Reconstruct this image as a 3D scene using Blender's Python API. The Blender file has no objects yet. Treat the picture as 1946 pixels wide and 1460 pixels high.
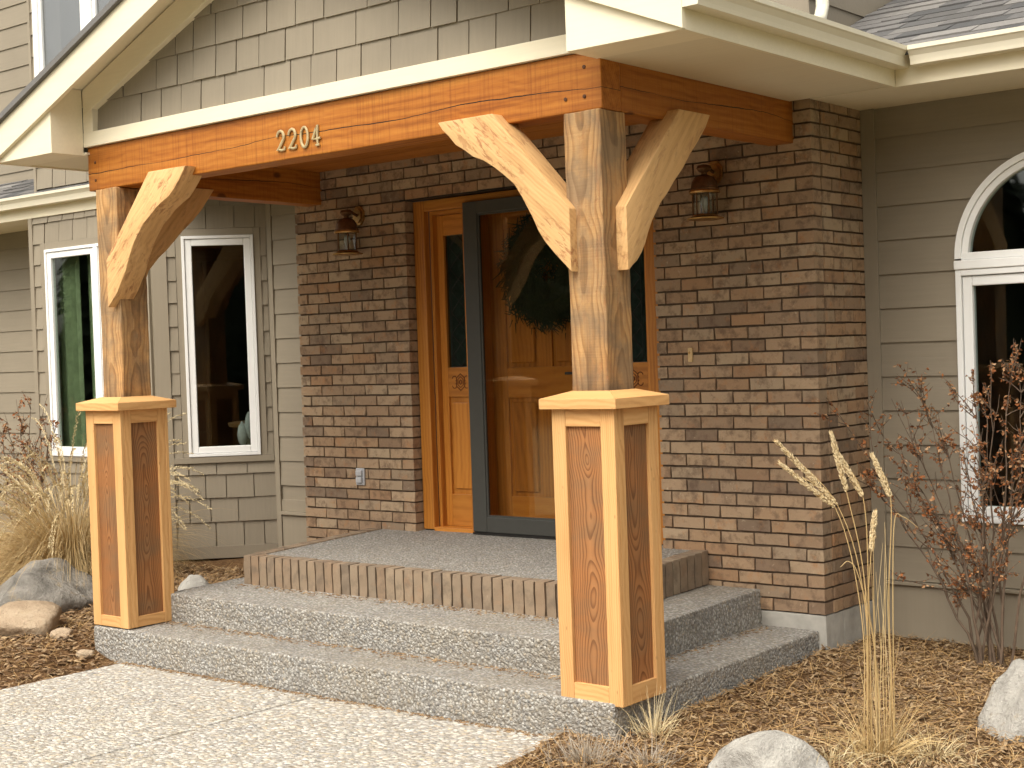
import bpy, bmesh, math, random
from mathutils import Vector, Matrix, noise as mnoise
R = math.radians
SC = bpy.context.scene
COL = SC.collection

# ---------------------------------------------------------------- camera
cam_d = bpy.data.cameras.new('camera')
cam_d.sensor_width = 36.0
cam_d.lens = 2799.45 / 1946.0 * 36.0
cam_d.clip_start = 0.05
cam_d.clip_end = 600.0
cam = bpy.data.objects.new('camera', cam_d)
COL.objects.link(cam)
_yaw, _pit, _rol = 0.6852, -0.0205, -0.0344
_f = Vector((-math.sin(_yaw) * math.cos(_pit), math.cos(_yaw) * math.cos(_pit), math.sin(_pit)))
_r = Vector((math.cos(_yaw), math.sin(_yaw), 0.0))
_u = _r.cross(_f)
_R = _r * math.cos(_rol) + _u * math.sin(_rol)
_U = _u * math.cos(_rol) - _r * math.sin(_rol)
CAM = Vector((3.5147, -4.9555, 1.4674))
cam.matrix_world = Matrix(((_R.x, _U.x, -_f.x, CAM.x), (_R.y, _U.y, -_f.y, CAM.y), (_R.z, _U.z, -_f.z, CAM.z), (0, 0, 0, 1)))
SC.camera = cam

# ---------------------------------------------------------------- light
SUN_DIR = Vector((0.03, -0.62, 0.84)).normalized()      # towards the sun
elev = math.asin(SUN_DIR.z)
azim = math.atan2(SUN_DIR.x, SUN_DIR.y)                   # clockwise from +Y
world = bpy.data.worlds.new('World')
SC.world = world
world.use_nodes = True
wt = world.node_tree
bg = wt.nodes['Background']
sky = wt.nodes.new('ShaderNodeTexSky')
sky.sky_type = 'NISHITA'
sky.sun_disc = False
sky.sun_elevation = elev
sky.sun_rotation = azim
sky.air_density = 1.0
sky.dust_density = 5.0
sky.ozone_density = 1.0
hs = wt.nodes.new('ShaderNodeHueSaturation')              # thin overcast: a pale, nearly grey sky
hs.inputs['Saturation'].default_value = 0.18
wt.links.new(sky.outputs[0], hs.inputs['Color'])
tint = wt.nodes.new('ShaderNodeMix'); tint.data_type = 'RGBA'; tint.blend_type = 'MULTIPLY'
tint.inputs[0].default_value = 1.0; tint.inputs[7].default_value = (1.0, 0.965, 0.885, 1.0)      # warm white balance of the haze
wt.links.new(hs.outputs[0], tint.inputs[6])
wt.links.new(tint.outputs[2], bg.inputs[0])
bg.inputs[1].default_value = 0.15
sun_d = bpy.data.lights.new('sun', 'SUN')
sun_d.energy = 0.85
sun_d.angle = R(50)
sun_d.color = (1.0, 0.94, 0.85)
sun = bpy.data.objects.new('sun', sun_d)
COL.objects.link(sun)
sun.location = (-5, -12, 14)
sun.rotation_euler = (-SUN_DIR).to_track_quat('-Z', 'Y').to_euler()

vs = SC.view_settings
SC.display_settings.display_device = 'sRGB'
vs.view_transform = 'Standard'
vs.look = 'None'
vs.gamma = 1.0
vs.exposure = 1.02
vs.use_curve_mapping = False
SC.render.engine = 'CYCLES'
SC.cycles.use_denoising = True
SC.cycles.max_bounces = 8
SC.cycles.transparent_max_bounces = 16
SC.cycles.sample_clamp_indirect = 6.0

# ---------------------------------------------------------------- helpers
def inv(o):
    return o.get('_w') and Matrix.Translation(Vector(o['_w'])).inverted() or Matrix()

def tag(o, label=None, cat=None, group=None, kind=None):
    if label: o['label'] = label
    if cat: o['category'] = cat
    if group: o['group'] = group
    if kind: o['kind'] = kind
    elif cat: o['kind'] = 'thing'
    return o

WLOC = {}
def thing(name, loc, label=None, cat=None, group=None, kind=None):
    o = bpy.data.objects.new(name, None)
    COL.objects.link(o)
    o.location = loc
    o.empty_display_size = 0.1
    WLOC[o.name] = Vector(loc)
    return tag(o, label, cat, group, kind)

def attach(o, parent):
    """parent o, keeping its own matrix a world matrix"""
    if parent is None: return o
    o.parent = parent
    p = parent
    t = WLOC.get(p.name)
    o.matrix_parent_inverse = Matrix.Translation(-t) if t else Matrix()
    return o

def link(name, me, parent=None, mw=None):
    o = bpy.data.objects.new(name, me)
    COL.objects.link(o)
    attach(o, parent)
    if mw is not None: o.matrix_basis = mw
    return o

def newmesh(name, v, f, mat, smooth=False):
    me = bpy.data.meshes.new(name)
    me.from_pydata([tuple(p) for p in v], [], f)
    if mat is not None: me.materials.append(mat)
    if smooth:
        me.polygons.foreach_set('use_smooth', [True] * len(me.polygons))
    me.update()
    return me

class MB:
    """collects shapes that become one mesh"""
    def __init__(s): s.v, s.f, s.xf = [], [], None
    def _p(s, p):
        p = Vector(p)
        return s.xf @ p if s.xf is not None else p
    def add(s, vs, fs):
        n = len(s.v)
        s.v += [s._p(p) for p in vs]
        s.f += [tuple(i + n for i in q) for q in fs]
    def box(s, x0, y0, z0, x1, y1, z1):
        x0, x1 = min(x0, x1), max(x0, x1); y0, y1 = min(y0, y1), max(y0, y1); z0, z1 = min(z0, z1), max(z0, z1)
        s.add([(x0,y0,z0),(x1,y0,z0),(x1,y1,z0),(x0,y1,z0),(x0,y0,z1),(x1,y0,z1),(x1,y1,z1),(x0,y1,z1)],
              [(0,3,2,1),(4,5,6,7),(0,1,5,4),(1,2,6,5),(2,3,7,6),(3,0,4,7)])
        return s
    def hexa(s, b, t):
        s.add(list(b) + list(t), [(0,3,2,1),(4,5,6,7),(0,1,5,4),(1,2,6,5),(2,3,7,6),(3,0,4,7)])
        return s
    def prism(s, poly, plane, a, b):
        """poly in (p,q); plane 'XZ' (extrude Y a..b), 'YZ' (extrude X), 'XY' (extrude Z)"""
        ar = sum(poly[i][0]*poly[(i+1)%len(poly)][1]-poly[(i+1)%len(poly)][0]*poly[i][1] for i in range(len(poly)))
        if ar < 0: poly = poly[::-1]
        m = {'XZ': lambda p, t: (p[0], t, p[1]), 'YZ': lambda p, t: (t, p[0], p[1]), 'XY': lambda p, t: (p[0], p[1], t)}[plane]
        n = len(poly)
        vs = [m(p, a) for p in poly] + [m(p, b) for p in poly]
        fs = [tuple(range(n)), tuple(range(2*n-1, n-1, -1))]
        for i in range(n): fs.append((i, i+n, (i+1) % n + n, (i+1) % n))
        s.add(vs, fs)
        return s
    def tube(s, pts, rad, n=6, cap=True):
        pts = [Vector(p) for p in pts]
        rr = rad if isinstance(rad, (list, tuple)) else [rad] * len(pts)
        vs, fs, prev = [], [], None
        for i, p in enumerate(pts):
            d = (pts[min(i+1, len(pts)-1)] - pts[max(i-1, 0)])
            d = d.normalized() if d.length > 1e-9 else Vector((0,0,1))
            if prev is None:
                a = d.cross(Vector((0,0,1)))
                if a.length < 1e-3: a = d.cross(Vector((1,0,0)))
            else:
                a = prev - d * prev.dot(d)
                if a.length < 1e-6: a = d.orthogonal()
            a.normalize(); prev = a
            b = d.cross(a)
            for k in range(n):
                t = 2*math.pi*k/n
                vs.append(p + (a*math.cos(t) + b*math.sin(t)) * rr[i])
        for i in range(len(pts)-1):
            for k in range(n):
                fs.append((i*n+k, i*n+(k+1) % n, (i+1)*n+(k+1) % n, (i+1)*n+k))
        if cap:
            fs.append(tuple(range(n-1, -1, -1))); m = (len(pts)-1)*n
            fs.append(tuple(range(m, m+n)))
        s.add(vs, fs)
        return s
    def lathe(s, prof, c, n=20, axis='Z'):
        vs, fs = [], []
        for r, h in prof:
            for k in range(n):
                t = 2*math.pi*k/n
                q = (r*math.cos(t), r*math.sin(t), h)
                if axis == 'Y': q = (q[0], h, q[1])
                vs.append((c[0]+q[0], c[1]+q[1], c[2]+q[2]))
        for i in range(len(prof)-1):
            for k in range(n):
                q = (i*n+k, i*n+(k+1) % n, (i+1)*n+(k+1) % n, (i+1)*n+k)
                fs.append(q if axis == 'Z' else q[::-1])
        fs.append(tuple(range(n-1, -1, -1)) if axis == 'Z' else tuple(range(n)))
        m = (len(prof)-1)*n
        fs.append(tuple(range(m, m+n)) if axis == 'Z' else tuple(range(m+n-1, m-1, -1)))
        s.add(vs, fs)
        return s
    def build(s, name, mat, parent=None, smooth=False, bevel=0.0, seg=2, jitter=0.0, cuts=0, sharp=None, org=False):
        c = None
        if org:
            c = Vector([(min(p[i] for p in s.v) + max(p[i] for p in s.v)) / 2 for i in range(3)])
            s.v = [p - c for p in s.v]
        me = newmesh(name, s.v, s.f, mat, smooth)
        if bevel or cuts:
            bm = bmesh.new(); bm.from_mesh(me)
            bmesh.ops.recalc_face_normals(bm, faces=bm.faces)
            if cuts:
                long_e = [e for e in bm.edges if e.calc_length() > 0.12]
                bmesh.ops.subdivide_edges(bm, edges=long_e, cuts=cuts, use_grid_fill=True)
            if bevel:
                es = [e for e in bm.edges if len(e.link_faces) == 2 and e.calc_face_angle(0) > 0.5]
                bmesh.ops.bevel(bm, geom=es, offset=bevel, segments=seg, affect='EDGES', profile=0.6, clamp_overlap=True)
            if jitter:
                for v in bm.verts:
                    q = v.co * 9.0
                    v.co += Vector((mnoise.noise(q), mnoise.noise(q+Vector((7,3,1))), mnoise.noise(q+Vector((2,9,5))))) * jitter
            bm.to_mesh(me); bm.free()
        if smooth and sharp is None: sharp = 40
        if smooth and sharp:
            try: me.set_sharp_from_angle(angle=R(sharp))
            except Exception: pass
        o = link(name, me, parent)
        if c is not None: o.location = c
        return o

def rect_frame(mb, x0, z0, x1, z1, w, y0, y1, wb=None):
    """rectangular frame of four butted bars in the XZ plane"""
    wb = wb or w
    mb.box(x0, y0, z0, x0+w, y1, z1); mb.box(x1-w, y0, z0, x1, y1, z1)
    mb.box(x0+w, y0, z0, x1-w, y1, z0+wb); mb.box(x0+w, y0, z1-w, x1-w, y1, z1)
    return mb

# ---------------------------------------------------------------- materials
class G:
    def __init__(s, name, rough=0.6, spec=0.4):
        s.m = bpy.data.materials.new(name); s.m.use_nodes = True
        s.t = s.m.node_tree
        s.b = s.t.nodes['Principled BSDF']
        s.b.inputs['Roughness'].default_value = rough
        s.b.inputs['Specular IOR Level'].default_value = spec
        s.geo = s.n('ShaderNodeNewGeometry')
        s.pos = s.geo.outputs['Position']
    def n(s, typ, ins=None, **at):
        nd = s.t.nodes.new(typ)
        for k, v in at.items(): setattr(nd, k, v)
        for k, v in (ins or {}).items(): s.set(nd.inputs[k], v)
        return nd
    def set(s, sock, v):
        if isinstance(v, bpy.types.NodeSocket): s.t.links.new(v, sock)
        else:
            if sock.type == 'RGBA' and len(v) == 3: v = (*v, 1.0)
            sock.default_value = v
    def math(s, op, a, b=0.0, clamp=False):
        nd = s.n('ShaderNodeMath', {0: a, 1: b}, operation=op); nd.use_clamp = clamp
        return nd.outputs[0]
    def noise(s, vec=None, scale=5.0, detail=3.0, rough=0.55, dist=0.0, out=0):
        return s.n('ShaderNodeTexNoise', {'Vector': vec or s.pos, 'Scale': scale, 'Detail': detail, 'Roughness': rough, 'Distortion': dist}).outputs[out]
    def vor(s, vec=None, scale=5.0, out='Distance', feature='F1', rnd=1.0):
        return s.n('ShaderNodeTexVoronoi', {'Vector': vec or s.pos, 'Scale': scale, 'Randomness': rnd}, feature=feature).outputs[out]
    def map(s, vec, loc=(0,0,0), rot=(0,0,0), scale=(1,1,1)):
        return s.n('ShaderNodeMapping', {'Vector': vec, 'Location': loc, 'Rotation': rot, 'Scale': scale}).outputs[0]
    def ramp(s, fac, stops, interp='LINEAR'):
        nd = s.n('ShaderNodeValToRGB', {0: fac}); cr = nd.color_ramp; cr.interpolation = interp
        while len(cr.elements) > 1: cr.elements.remove(cr.elements[-1])
        for i, (p, c) in enumerate(stops):
            e = cr.elements[0] if i == 0 else cr.elements.new(p)
            e.position = p
            c = (c, c, c) if isinstance(c, (int, float)) else c
            e.color = (*c, 1.0)
        return nd.outputs[0]
    def mix(s, fac, a, b, blend='MIX'):
        nd = s.n('ShaderNodeMix', None, data_type='RGBA', blend_type=blend)
        s.set(nd.inputs[0], fac); s.set(nd.inputs[6], a); s.set(nd.inputs[7], b)
        return nd.outputs[2]
    def bump(s, h, strength=0.3, dist=0.01, normal=None):
        ins = {'Height': h, 'Strength': strength, 'Distance': dist}
        if normal is not None: ins['Normal'] = normal
        return s.n('ShaderNodeBump', ins).outputs[0]
    def color(s, c): s.set(s.b.inputs['Base Color'], c)
    def normal(s, nrm): s.t.links.new(nrm, s.b.inputs['Normal'])
    def rough(s, r): s.set(s.b.inputs['Roughness'], r)
    def rnd(s): return s.n('ShaderNodeObjectInfo').outputs['Random']

def grain_vec(g, axis, offs=7.3):
    """coordinates with the grain along z"""
    op = g.n('ShaderNodeTexCoord').outputs['Object']
    sp = g.n('ShaderNodeSeparateXYZ', {0: op if not isinstance(axis, tuple) else g.map(op, rot=axis[1])})
    o = sp.outputs
    a = axis[0] if isinstance(axis, tuple) else axis
    order = {'X': (1, 2, 0), 'Y': (0, 2, 1), 'Z': (0, 1, 2)}[a]
    rn = g.rnd()
    off = g.math('MULTIPLY', rn, offs)
    cx = g.math('ADD', o[order[0]], off)
    cy = g.math('ADD', o[order[1]], g.math('MULTIPLY', rn, offs*0.43))
    return g.n('ShaderNodeCombineXYZ', {0: cx, 1: cy, 2: g.math('ADD', o[order[2]], g.math('MULTIPLY', rn, 5.7))}).outputs[0], rn

def wood(name, axis, dark, mid, light, ring=26.0, ringamt=0.55, grey=None, greyamt=0.0, rough=0.62, knots=0.0, saw=0.0, streak=0.35, bump=0.25, tilt=0.05, crack=None, spec=0.3, offs=7.3, pith=(0.03, 0.05), wd=1.2, lowd=0.07, prof='SIN', marks=0.0, flat=None, dents=0.0, gscale=(7, 7, 2.6)):
    g = G(name, rough, spec)
    v, rn = grain_vec(g, axis, offs)
    low = g.noise(g.map(v, scale=(1.5, 1.5, 0.9)), 2.0, 3.0, out=1)
    vd = g.n('ShaderNodeVectorMath', {0: v, 1: g.n('ShaderNodeVectorMath', {0: low, 'Scale': lowd}, operation='SCALE').outputs[0]}, operation='ADD').outputs[0]
    rv = g.map(vd, loc=(pith[0], pith[1], 0.0), rot=(tilt, tilt*0.7, 0), scale=(1, 1, 1))
    # wrap the cross axes so each pith lies near a face
    wave = g.n('ShaderNodeTexWave', {'Vector': rv, 'Scale': ring, 'Distortion': wd, 'Detail': 2.0, 'Detail Scale': 1.4, 'Detail Roughness': 0.6}, wave_type='RINGS', rings_direction='Z', wave_profile=prof).outputs['Fac']
    if flat:
        # rings round a wandering pith: long nested arches on a flat-sawn face
        oc = g.n('ShaderNodeSeparateXYZ', {0: g.n('ShaderNodeTexCoord').outputs['Object']}).outputs
        av = g.math('ADD', oc[2], g.math('MULTIPLY', rn, 41.0))
        na = g.noise(g.n('ShaderNodeCombineXYZ', {0: 0.5, 1: 2.0, 2: av}).outputs[0], flat[1], 2.0)
        nb = g.noise(g.n('ShaderNodeCombineXYZ', {0: 7.5, 1: 1.0, 2: av}).outputs[0], 1.5, 2.0)
        wb = g.math('MULTIPLY', g.math('SUBTRACT', g.noise(g.map(v, scale=(9, 9, 5)), 1.0, 2.0), 0.5), 0.030)
        off_b = g.math('ADD', g.math('MULTIPLY', g.math('SUBTRACT', nb, 0.5), 0.10), wb)
        dz = g.math('MULTIPLY', g.math('SUBTRACT', na, 0.5), flat[2])
        if flat[3] == 'panel':
            p1 = g.math('ADD', g.math('ADD', oc[0], oc[1]), off_b); p2 = dz
        else:
            p1 = g.math('ADD', oc[0], off_b); p2 = g.math('ADD', oc[1], dz)
        rr_ = g.math('SQRT', g.math('ADD', g.math('MULTIPLY', p1, p1), g.math('MULTIPLY', p2, p2)))
        wave = g.math('FRACT', g.math('MULTIPLY', rr_, flat[0]))
        wave = g.ramp(wave, [(0.0, 0.0), (0.45, 0.15), (0.82, 1.0), (0.93, 0.95), (1.0, 0.0)])
    fine = g.noise(g.map(v, scale=(160, 160, 3.5)), 1.0, 4.0, 0.65)
    med = g.noise(g.map(v, scale=(38, 38, 0.9)), 1.0, 3.0, 0.6)
    big = g.noise(g.map(v, scale=(5, 5, 1.3)), 1.0, 3.0, 0.55)
    f = g.math('MULTIPLY', wave, ringamt)
    f = g.math('ADD', f, g.math('MULTIPLY', g.math('SUBTRACT', med, 0.5), streak*1.6))
    f = g.math('ADD', f, g.math('MULTIPLY', g.math('SUBTRACT', fine, 0.5), 0.35))
    f = g.math('ADD', f, g.math('MULTIPLY', g.math('SUBTRACT', big, 0.5), 0.7))
    f = g.math('ADD', f, 0.5 - ringamt*0.5, True)
    c = g.ramp(f, [(0.0, light), (0.5, mid), (1.0, dark)])
    tone = g.math('ADD', g.math('MULTIPLY', rn, 0.22), 0.89)
    c = g.mix(1.0, c, g.n('ShaderNodeCombineXYZ', {0: tone, 1: tone, 2: tone}).outputs[0], 'MULTIPLY')
    if grey:
        gm = g.noise(g.map(v, loc=(3, 1, 2), scale=gscale), 1.0, 5.0, 0.62)
        gm = g.ramp(gm, [(0.5 - 0.25*greyamt, 0.0), (0.72 - 0.2*greyamt, 1.0)])
        c = g.mix(g.math('MULTIPLY', gm, min(1.0, 0.4 + 0.5*greyamt)), c, g.mix(f, grey, tuple(x*0.45 for x in grey)))
    h = g.math('ADD', g.math('MULTIPLY', fine, 0.5), g.math('MULTIPLY', wave, -0.5*min(1.0, ringamt*1.6)))
    if marks:
        # adze and bark marks left on the hewn face
        mk = g.noise(g.map(v, loc=(2, 5, 1), scale=(42, 42, 11)), 1.0, 4.0, 0.7, 0.6)
        zone = g.noise(g.map(v, loc=(8, 3, 6), scale=(7, 7, 3.2)), 1.0, 2.0)
        mm = g.math('MULTIPLY', g.ramp(mk, [(0.52, 0.0), (0.62, 1.0)]), g.ramp(zone, [(0.40, 0.08), (0.6, 1.0)]))
        c = g.mix(g.math('MULTIPLY', mm, marks), c, g.mix(zone, (0.20, 0.11, 0.06), (0.42, 0.15, 0.05)))
        h = g.math('SUBTRACT', h, g.math('MULTIPLY', mm, 0.7))
    if knots:
        kd = g.vor(g.map(v, scale=(3.1, 3.1, 1.7)), 1.0)
        km = g.ramp(kd, [(0.0, 1.0), (knots*0.6, 0.9), (knots, 0.0)])
        c = g.mix(g.math('MULTIPLY', km, 0.8), c, tuple(x*0.28 for x in dark))
    if dents:
        dd = g.vor(g.map(v, scale=(24, 24, 9)), 1.0)
        c = g.mix(g.math('MULTIPLY', g.ramp(dd, [(0.05, 1.0), (0.10, 0.0)]), dents), c, tuple(x*0.35 for x in dark))
    if saw:
        sw = g.noise(g.map(v, scale=(2.0, 2.0, 90)), 1.0, 2.0, 0.7)
        swm = g.math('MULTIPLY', g.ramp(sw, [(0.5, 0.0), (0.7, 1.0)]), saw)
        c = g.mix(swm, c, dark)
        h = g.math('SUBTRACT', h, g.math('MULTIPLY', sw, 0.8))
    if crack:
        # a drying check along the beam: z = z0 with a wandering line, world x/z
        sp = g.n('ShaderNodeSeparateXYZ', {0: g.pos}).outputs
        ax = sp[0] if crack[0] == 'X' else sp[1]
        one = g.n('ShaderNodeCombineXYZ', {0: ax, 1: 0.3, 2: 0.1}).outputs[0]
        wob = g.math('ADD', g.math('MULTIPLY', g.noise(one, 1.1, 1.0), 0.10), g.math('MULTIPLY', g.noise(one, 14.0, 3.0), 0.010))
        line = g.math('ABSOLUTE', g.math('SUBTRACT', sp[2], g.math('ADD', wob, crack[1] - 0.055)))
        wid = g.math('MULTIPLY', g.ramp(g.noise(one, 1.3, 2.0), [(0.36, 0.15), (0.6, 1.0)]), 0.0026)
        cm = g.math('LESS_THAN', line, wid)
        c = g.mix(cm, c, (0.016, 0.007, 0.003))
        h = g.math('SUBTRACT', h, g.math('MULTIPLY', cm, 3.0))
    g.color(c)
    g.normal(g.bump(h, bump, 0.004))
    return g.m

def paint(name, col, var=0.08, rough=0.55, bump=0.12, grain='X', dirt=0.15):
    g = G(name, rough, 0.35)
    sc = {'X': (3, 60, 60), 'Z': (60, 60, 3), 'N': (20, 20, 20)}[grain]
    n1 = g.noise(g.map(g.pos, scale=sc), 1.0, 4.0, 0.6)
    n2 = g.noise(None, 2.3, 4.0)
    f = g.math('ADD', g.math('MULTIPLY', n1, 0.5), g.math('MULTIPLY', n2, 0.5))
    c = g.ramp(f, [(0.25, tuple(x*(1-var*1.6) for x in col)), (0.75, tuple(min(1, x*(1+var)) for x in col))])
    t = g.math('ADD', g.math('MULTIPLY', g.rnd(), 0.10), 0.95)
    c = g.mix(1.0, c, g.n('ShaderNodeCombineXYZ', {0: t, 1: t, 2: t}).outputs[0], 'MULTIPLY')
    if dirt:
        d = g.ramp(g.noise(None, 7.0, 6.0, 0.7), [(0.56, 0.0), (0.8, 1.0)])
        c = g.mix(g.math('MULTIPLY', d, dirt), c, tuple(x*0.55 for x in col))
    g.color(c)
    g.normal(g.bump(n1, bump, 0.004))
    return g.m

def brick_mat(name, island, dull=0.0):
    g = G(name, 0.88, 0.2)
    r = g.geo.outputs['Random Per Island'] if island else g.rnd()
    base = g.ramp(r, [(0.0, (0.38, 0.258, 0.160)), (0.16, (0.42, 0.302, 0.195)), (0.32, (0.31, 0.212, 0.136)), (0.46, (0.385, 0.252, 0.150)),
                      (0.58, (0.43, 0.322, 0.212)), (0.72, (0.22, 0.156, 0.108)), (0.86, (0.38, 0.232, 0.130)), (1.0, (0.335, 0.242, 0.160))])
    off = g.n('ShaderNodeVectorMath', {0: g.pos, 1: g.n('ShaderNodeCombineXYZ', {0: g.math('MULTIPLY', r, 37.0), 1: g.math('MULTIPLY', r, 11.0), 2: g.math('MULTIPLY', r, 23.0)}).outputs[0]}, operation='ADD').outputs[0]
    bl = g.noise(off, 14.0, 5.0, 0.65)
    c = g.mix(g.math('MULTIPLY', g.ramp(bl, [(0.49, 0.0), (0.66, 1.0)]), 0.62), base, (0.12, 0.076, 0.052))
    bl2 = g.noise(g.map(off, loc=(5, 5, 5)), 11.0, 5.0, 0.7)
    c = g.mix(g.math('MULTIPLY', g.ramp(bl2, [(0.55, 0.0), (0.72, 1.0)]), 0.5), c, (0.43, 0.19, 0.07))
    sp = g.noise(g.map(off, loc=(9, 2, 7)), 30.0, 4.0, 0.75)
    c = g.mix(g.math('MULTIPLY', g.ramp(sp, [(0.63, 0.0), (0.74, 1.0)]), 0.55), c, (0.62, 0.50, 0.35))
    fl = g.noise(off, 120.0, 3.0, 0.7)
    c = g.mix(g.math('MULTIPLY', g.math('SUBTRACT', fl, 0.3, True), 0.28), c, (0.09, 0.06, 0.045))
    if dull: c = g.mix(dull, c, (0.185, 0.155, 0.118))      # ground-in dirt on the paving bricks
    g.color(c)
    h = g.math('ADD', g.math('MULTIPLY', fl, 0.4), g.math('MULTIPLY', bl, 1.0))
    g.normal(g.bump(h, 0.5, 0.006))
    return g.m

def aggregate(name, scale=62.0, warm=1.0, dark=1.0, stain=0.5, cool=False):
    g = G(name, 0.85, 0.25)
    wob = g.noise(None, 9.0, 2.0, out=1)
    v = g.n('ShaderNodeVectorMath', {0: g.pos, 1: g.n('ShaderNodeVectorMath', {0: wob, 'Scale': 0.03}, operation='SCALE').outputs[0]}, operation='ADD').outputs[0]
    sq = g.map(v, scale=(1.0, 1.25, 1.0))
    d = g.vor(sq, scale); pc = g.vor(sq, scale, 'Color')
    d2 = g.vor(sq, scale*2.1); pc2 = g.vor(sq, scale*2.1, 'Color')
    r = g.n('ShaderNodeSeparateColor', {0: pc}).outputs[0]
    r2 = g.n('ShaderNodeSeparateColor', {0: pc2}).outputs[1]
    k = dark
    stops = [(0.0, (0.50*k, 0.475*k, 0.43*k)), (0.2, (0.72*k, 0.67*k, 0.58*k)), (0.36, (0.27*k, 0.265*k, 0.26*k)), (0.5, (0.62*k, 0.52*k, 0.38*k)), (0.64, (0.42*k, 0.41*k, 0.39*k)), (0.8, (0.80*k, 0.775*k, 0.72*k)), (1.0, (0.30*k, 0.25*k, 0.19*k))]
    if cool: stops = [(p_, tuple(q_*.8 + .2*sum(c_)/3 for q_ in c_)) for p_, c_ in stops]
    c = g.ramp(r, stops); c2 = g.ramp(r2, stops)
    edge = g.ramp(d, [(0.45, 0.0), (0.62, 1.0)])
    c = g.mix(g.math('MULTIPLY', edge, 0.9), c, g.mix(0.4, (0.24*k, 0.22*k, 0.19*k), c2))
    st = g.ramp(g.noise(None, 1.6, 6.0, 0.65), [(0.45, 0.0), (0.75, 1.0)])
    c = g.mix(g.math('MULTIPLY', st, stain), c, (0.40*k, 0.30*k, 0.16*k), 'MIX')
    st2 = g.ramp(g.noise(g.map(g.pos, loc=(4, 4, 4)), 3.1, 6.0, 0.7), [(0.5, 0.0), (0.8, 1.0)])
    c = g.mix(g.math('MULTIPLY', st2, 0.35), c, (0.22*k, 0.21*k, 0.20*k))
    g.color(c)
    h = g.math('ADD', g.math('MULTIPLY', g.math('SUBTRACT', 1.0, d), 1.0), g.math('MULTIPLY', g.math('SUBTRACT', 1.0, d2), 0.45))
    g.normal(g.bump(h, 0.85, 0.011))
    return g.m

def simple(name, col, rough=0.6, metal=0.0, var=0.2, scale=30.0, bump=0.1, spec=0.4, sheen=False):
    g = G(name, rough, spec)
    n1 = g.noise(None, scale, 4.0, 0.6)
    c = g.ramp(n1, [(0.25, tuple(x*(1-var) for x in col)), (0.75, tuple(min(1, x*(1+var)) for x in col))])
    g.color(c)
    g.b.inputs['Metallic'].default_value = metal
    if bump: g.normal(g.bump(n1, bump, 0.004))
    return g.m

def leafy(name, cols, rough=0.8, scale=9.0, island=True):
    g = G(name, rough, 0.2)
    r = g.geo.outputs['Random Per Island']
    n = len(cols)
    c = g.ramp(r, [(i/(n-1), cc) for i, cc in enumerate(cols)])
    n1 = g.noise(None, scale, 3.0)
    c = g.mix(g.math('MULTIPLY', n1, 0.5), c, tuple(x*0.6 for x in cols[0]))
    g.color(c)
    return g.m

def glass_mat(name, tint=(0.8, 0.85, 0.83), refl=1.0, wav=0.0, ior=1.55):
    m = bpy.data.materials.new(name); m.use_nodes = True
    t = m.node_tree; t.nodes.clear()
    out = t.nodes.new('ShaderNodeOutputMaterial')
    tr = t.nodes.new('ShaderNodeBsdfTransparent'); tr.inputs[0].default_value = (*tint, 1)
    gl = t.nodes.new('ShaderNodeBsdfGlossy'); gl.inputs['Roughness'].default_value = 0.02
    gl.inputs[0].default_value = (refl, refl, refl, 1)
    fr = t.nodes.new('ShaderNodeFresnel'); fr.inputs[0].default_value = 1.55
    geo = t.nodes.new('ShaderNodeNewGeometry')
    ma = t.nodes.new('ShaderNodeMath'); ma.operation = 'MULTIPLY_ADD'; ma.inputs[1].default_value = 1/ior - ior; ma.inputs[2].default_value = ior
    t.links.new(geo.outputs['Backfacing'], ma.inputs[0]); t.links.new(ma.outputs[0], fr.inputs[0])
    nz = t.nodes.new('ShaderNodeTexNoise'); nz.inputs['Scale'].default_value = 3.0; nz.inputs['Detail'].default_value = 1.0
    t.links.new(geo.outputs['Position'], nz.inputs['Vector'])
    bp = t.nodes.new('ShaderNodeBump'); bp.inputs['Strength'].default_value = 0.02 if wav == 0 else wav; bp.inputs['Distance'].default_value = 0.01
    t.links.new(nz.outputs[0], bp.inputs['Height'])
    t.links.new(bp.outputs[0], gl.inputs['Normal'])
    mx = t.nodes.new('ShaderNodeMixShader')
    t.links.new(fr.outputs[0], mx.inputs[0]); t.links.new(tr.outputs[0], mx.inputs[1]); t.links.new(gl.outputs[0], mx.inputs[2])
    t.links.new(mx.outputs[0], out.inputs[0])
    return m

TAUPE = (0.266, 0.226, 0.168)
CREAM = (0.80, 0.725, 0.55)
M = {}
M['taupe_x'] = paint('taupe_siding', TAUPE, 0.07, 0.6, 0.22, 'X', 0.12)
M['taupe_z'] = paint('taupe_shingle', tuple(x*1.0 for x in TAUPE), 0.08, 0.6, 0.25, 'Z', 0.14)
M['taupe_trim'] = paint('taupe_trim', tuple(x*1.04 for x in TAUPE), 0.05, 0.55, 0.1, 'Z', 0.1)
M['cream'] = paint('cream_trim', CREAM, 0.05, 0.5, 0.10, 'X', 0.06)
M['cream_panel'] = paint('cream_soffit', tuple(x*0.97 for x in CREAM), 0.05, 0.6, 0.10, 'X', 0.08)
M['gutter'] = paint('cream_gutter', (0.80, 0.745, 0.60), 0.03, 0.35, 0.02, 'N', 0.10)
M['vinyl'] = paint('white_vinyl', (0.83, 0.83, 0.82), 0.02, 0.35, 0.0, 'N', 0.04)
BD, BMc, BL = (0.16, 0.040, 0.005), (0.39, 0.130, 0.017), (0.52, 0.21, 0.035)
M['beam_x'] = wood('stained_beam_front', 'X', BD, BMc, BL, 22, 0.16, rough=0.5, knots=0.075, saw=0.42, streak=0.75, bump=0.3, crack=('X', 2.588))
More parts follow.
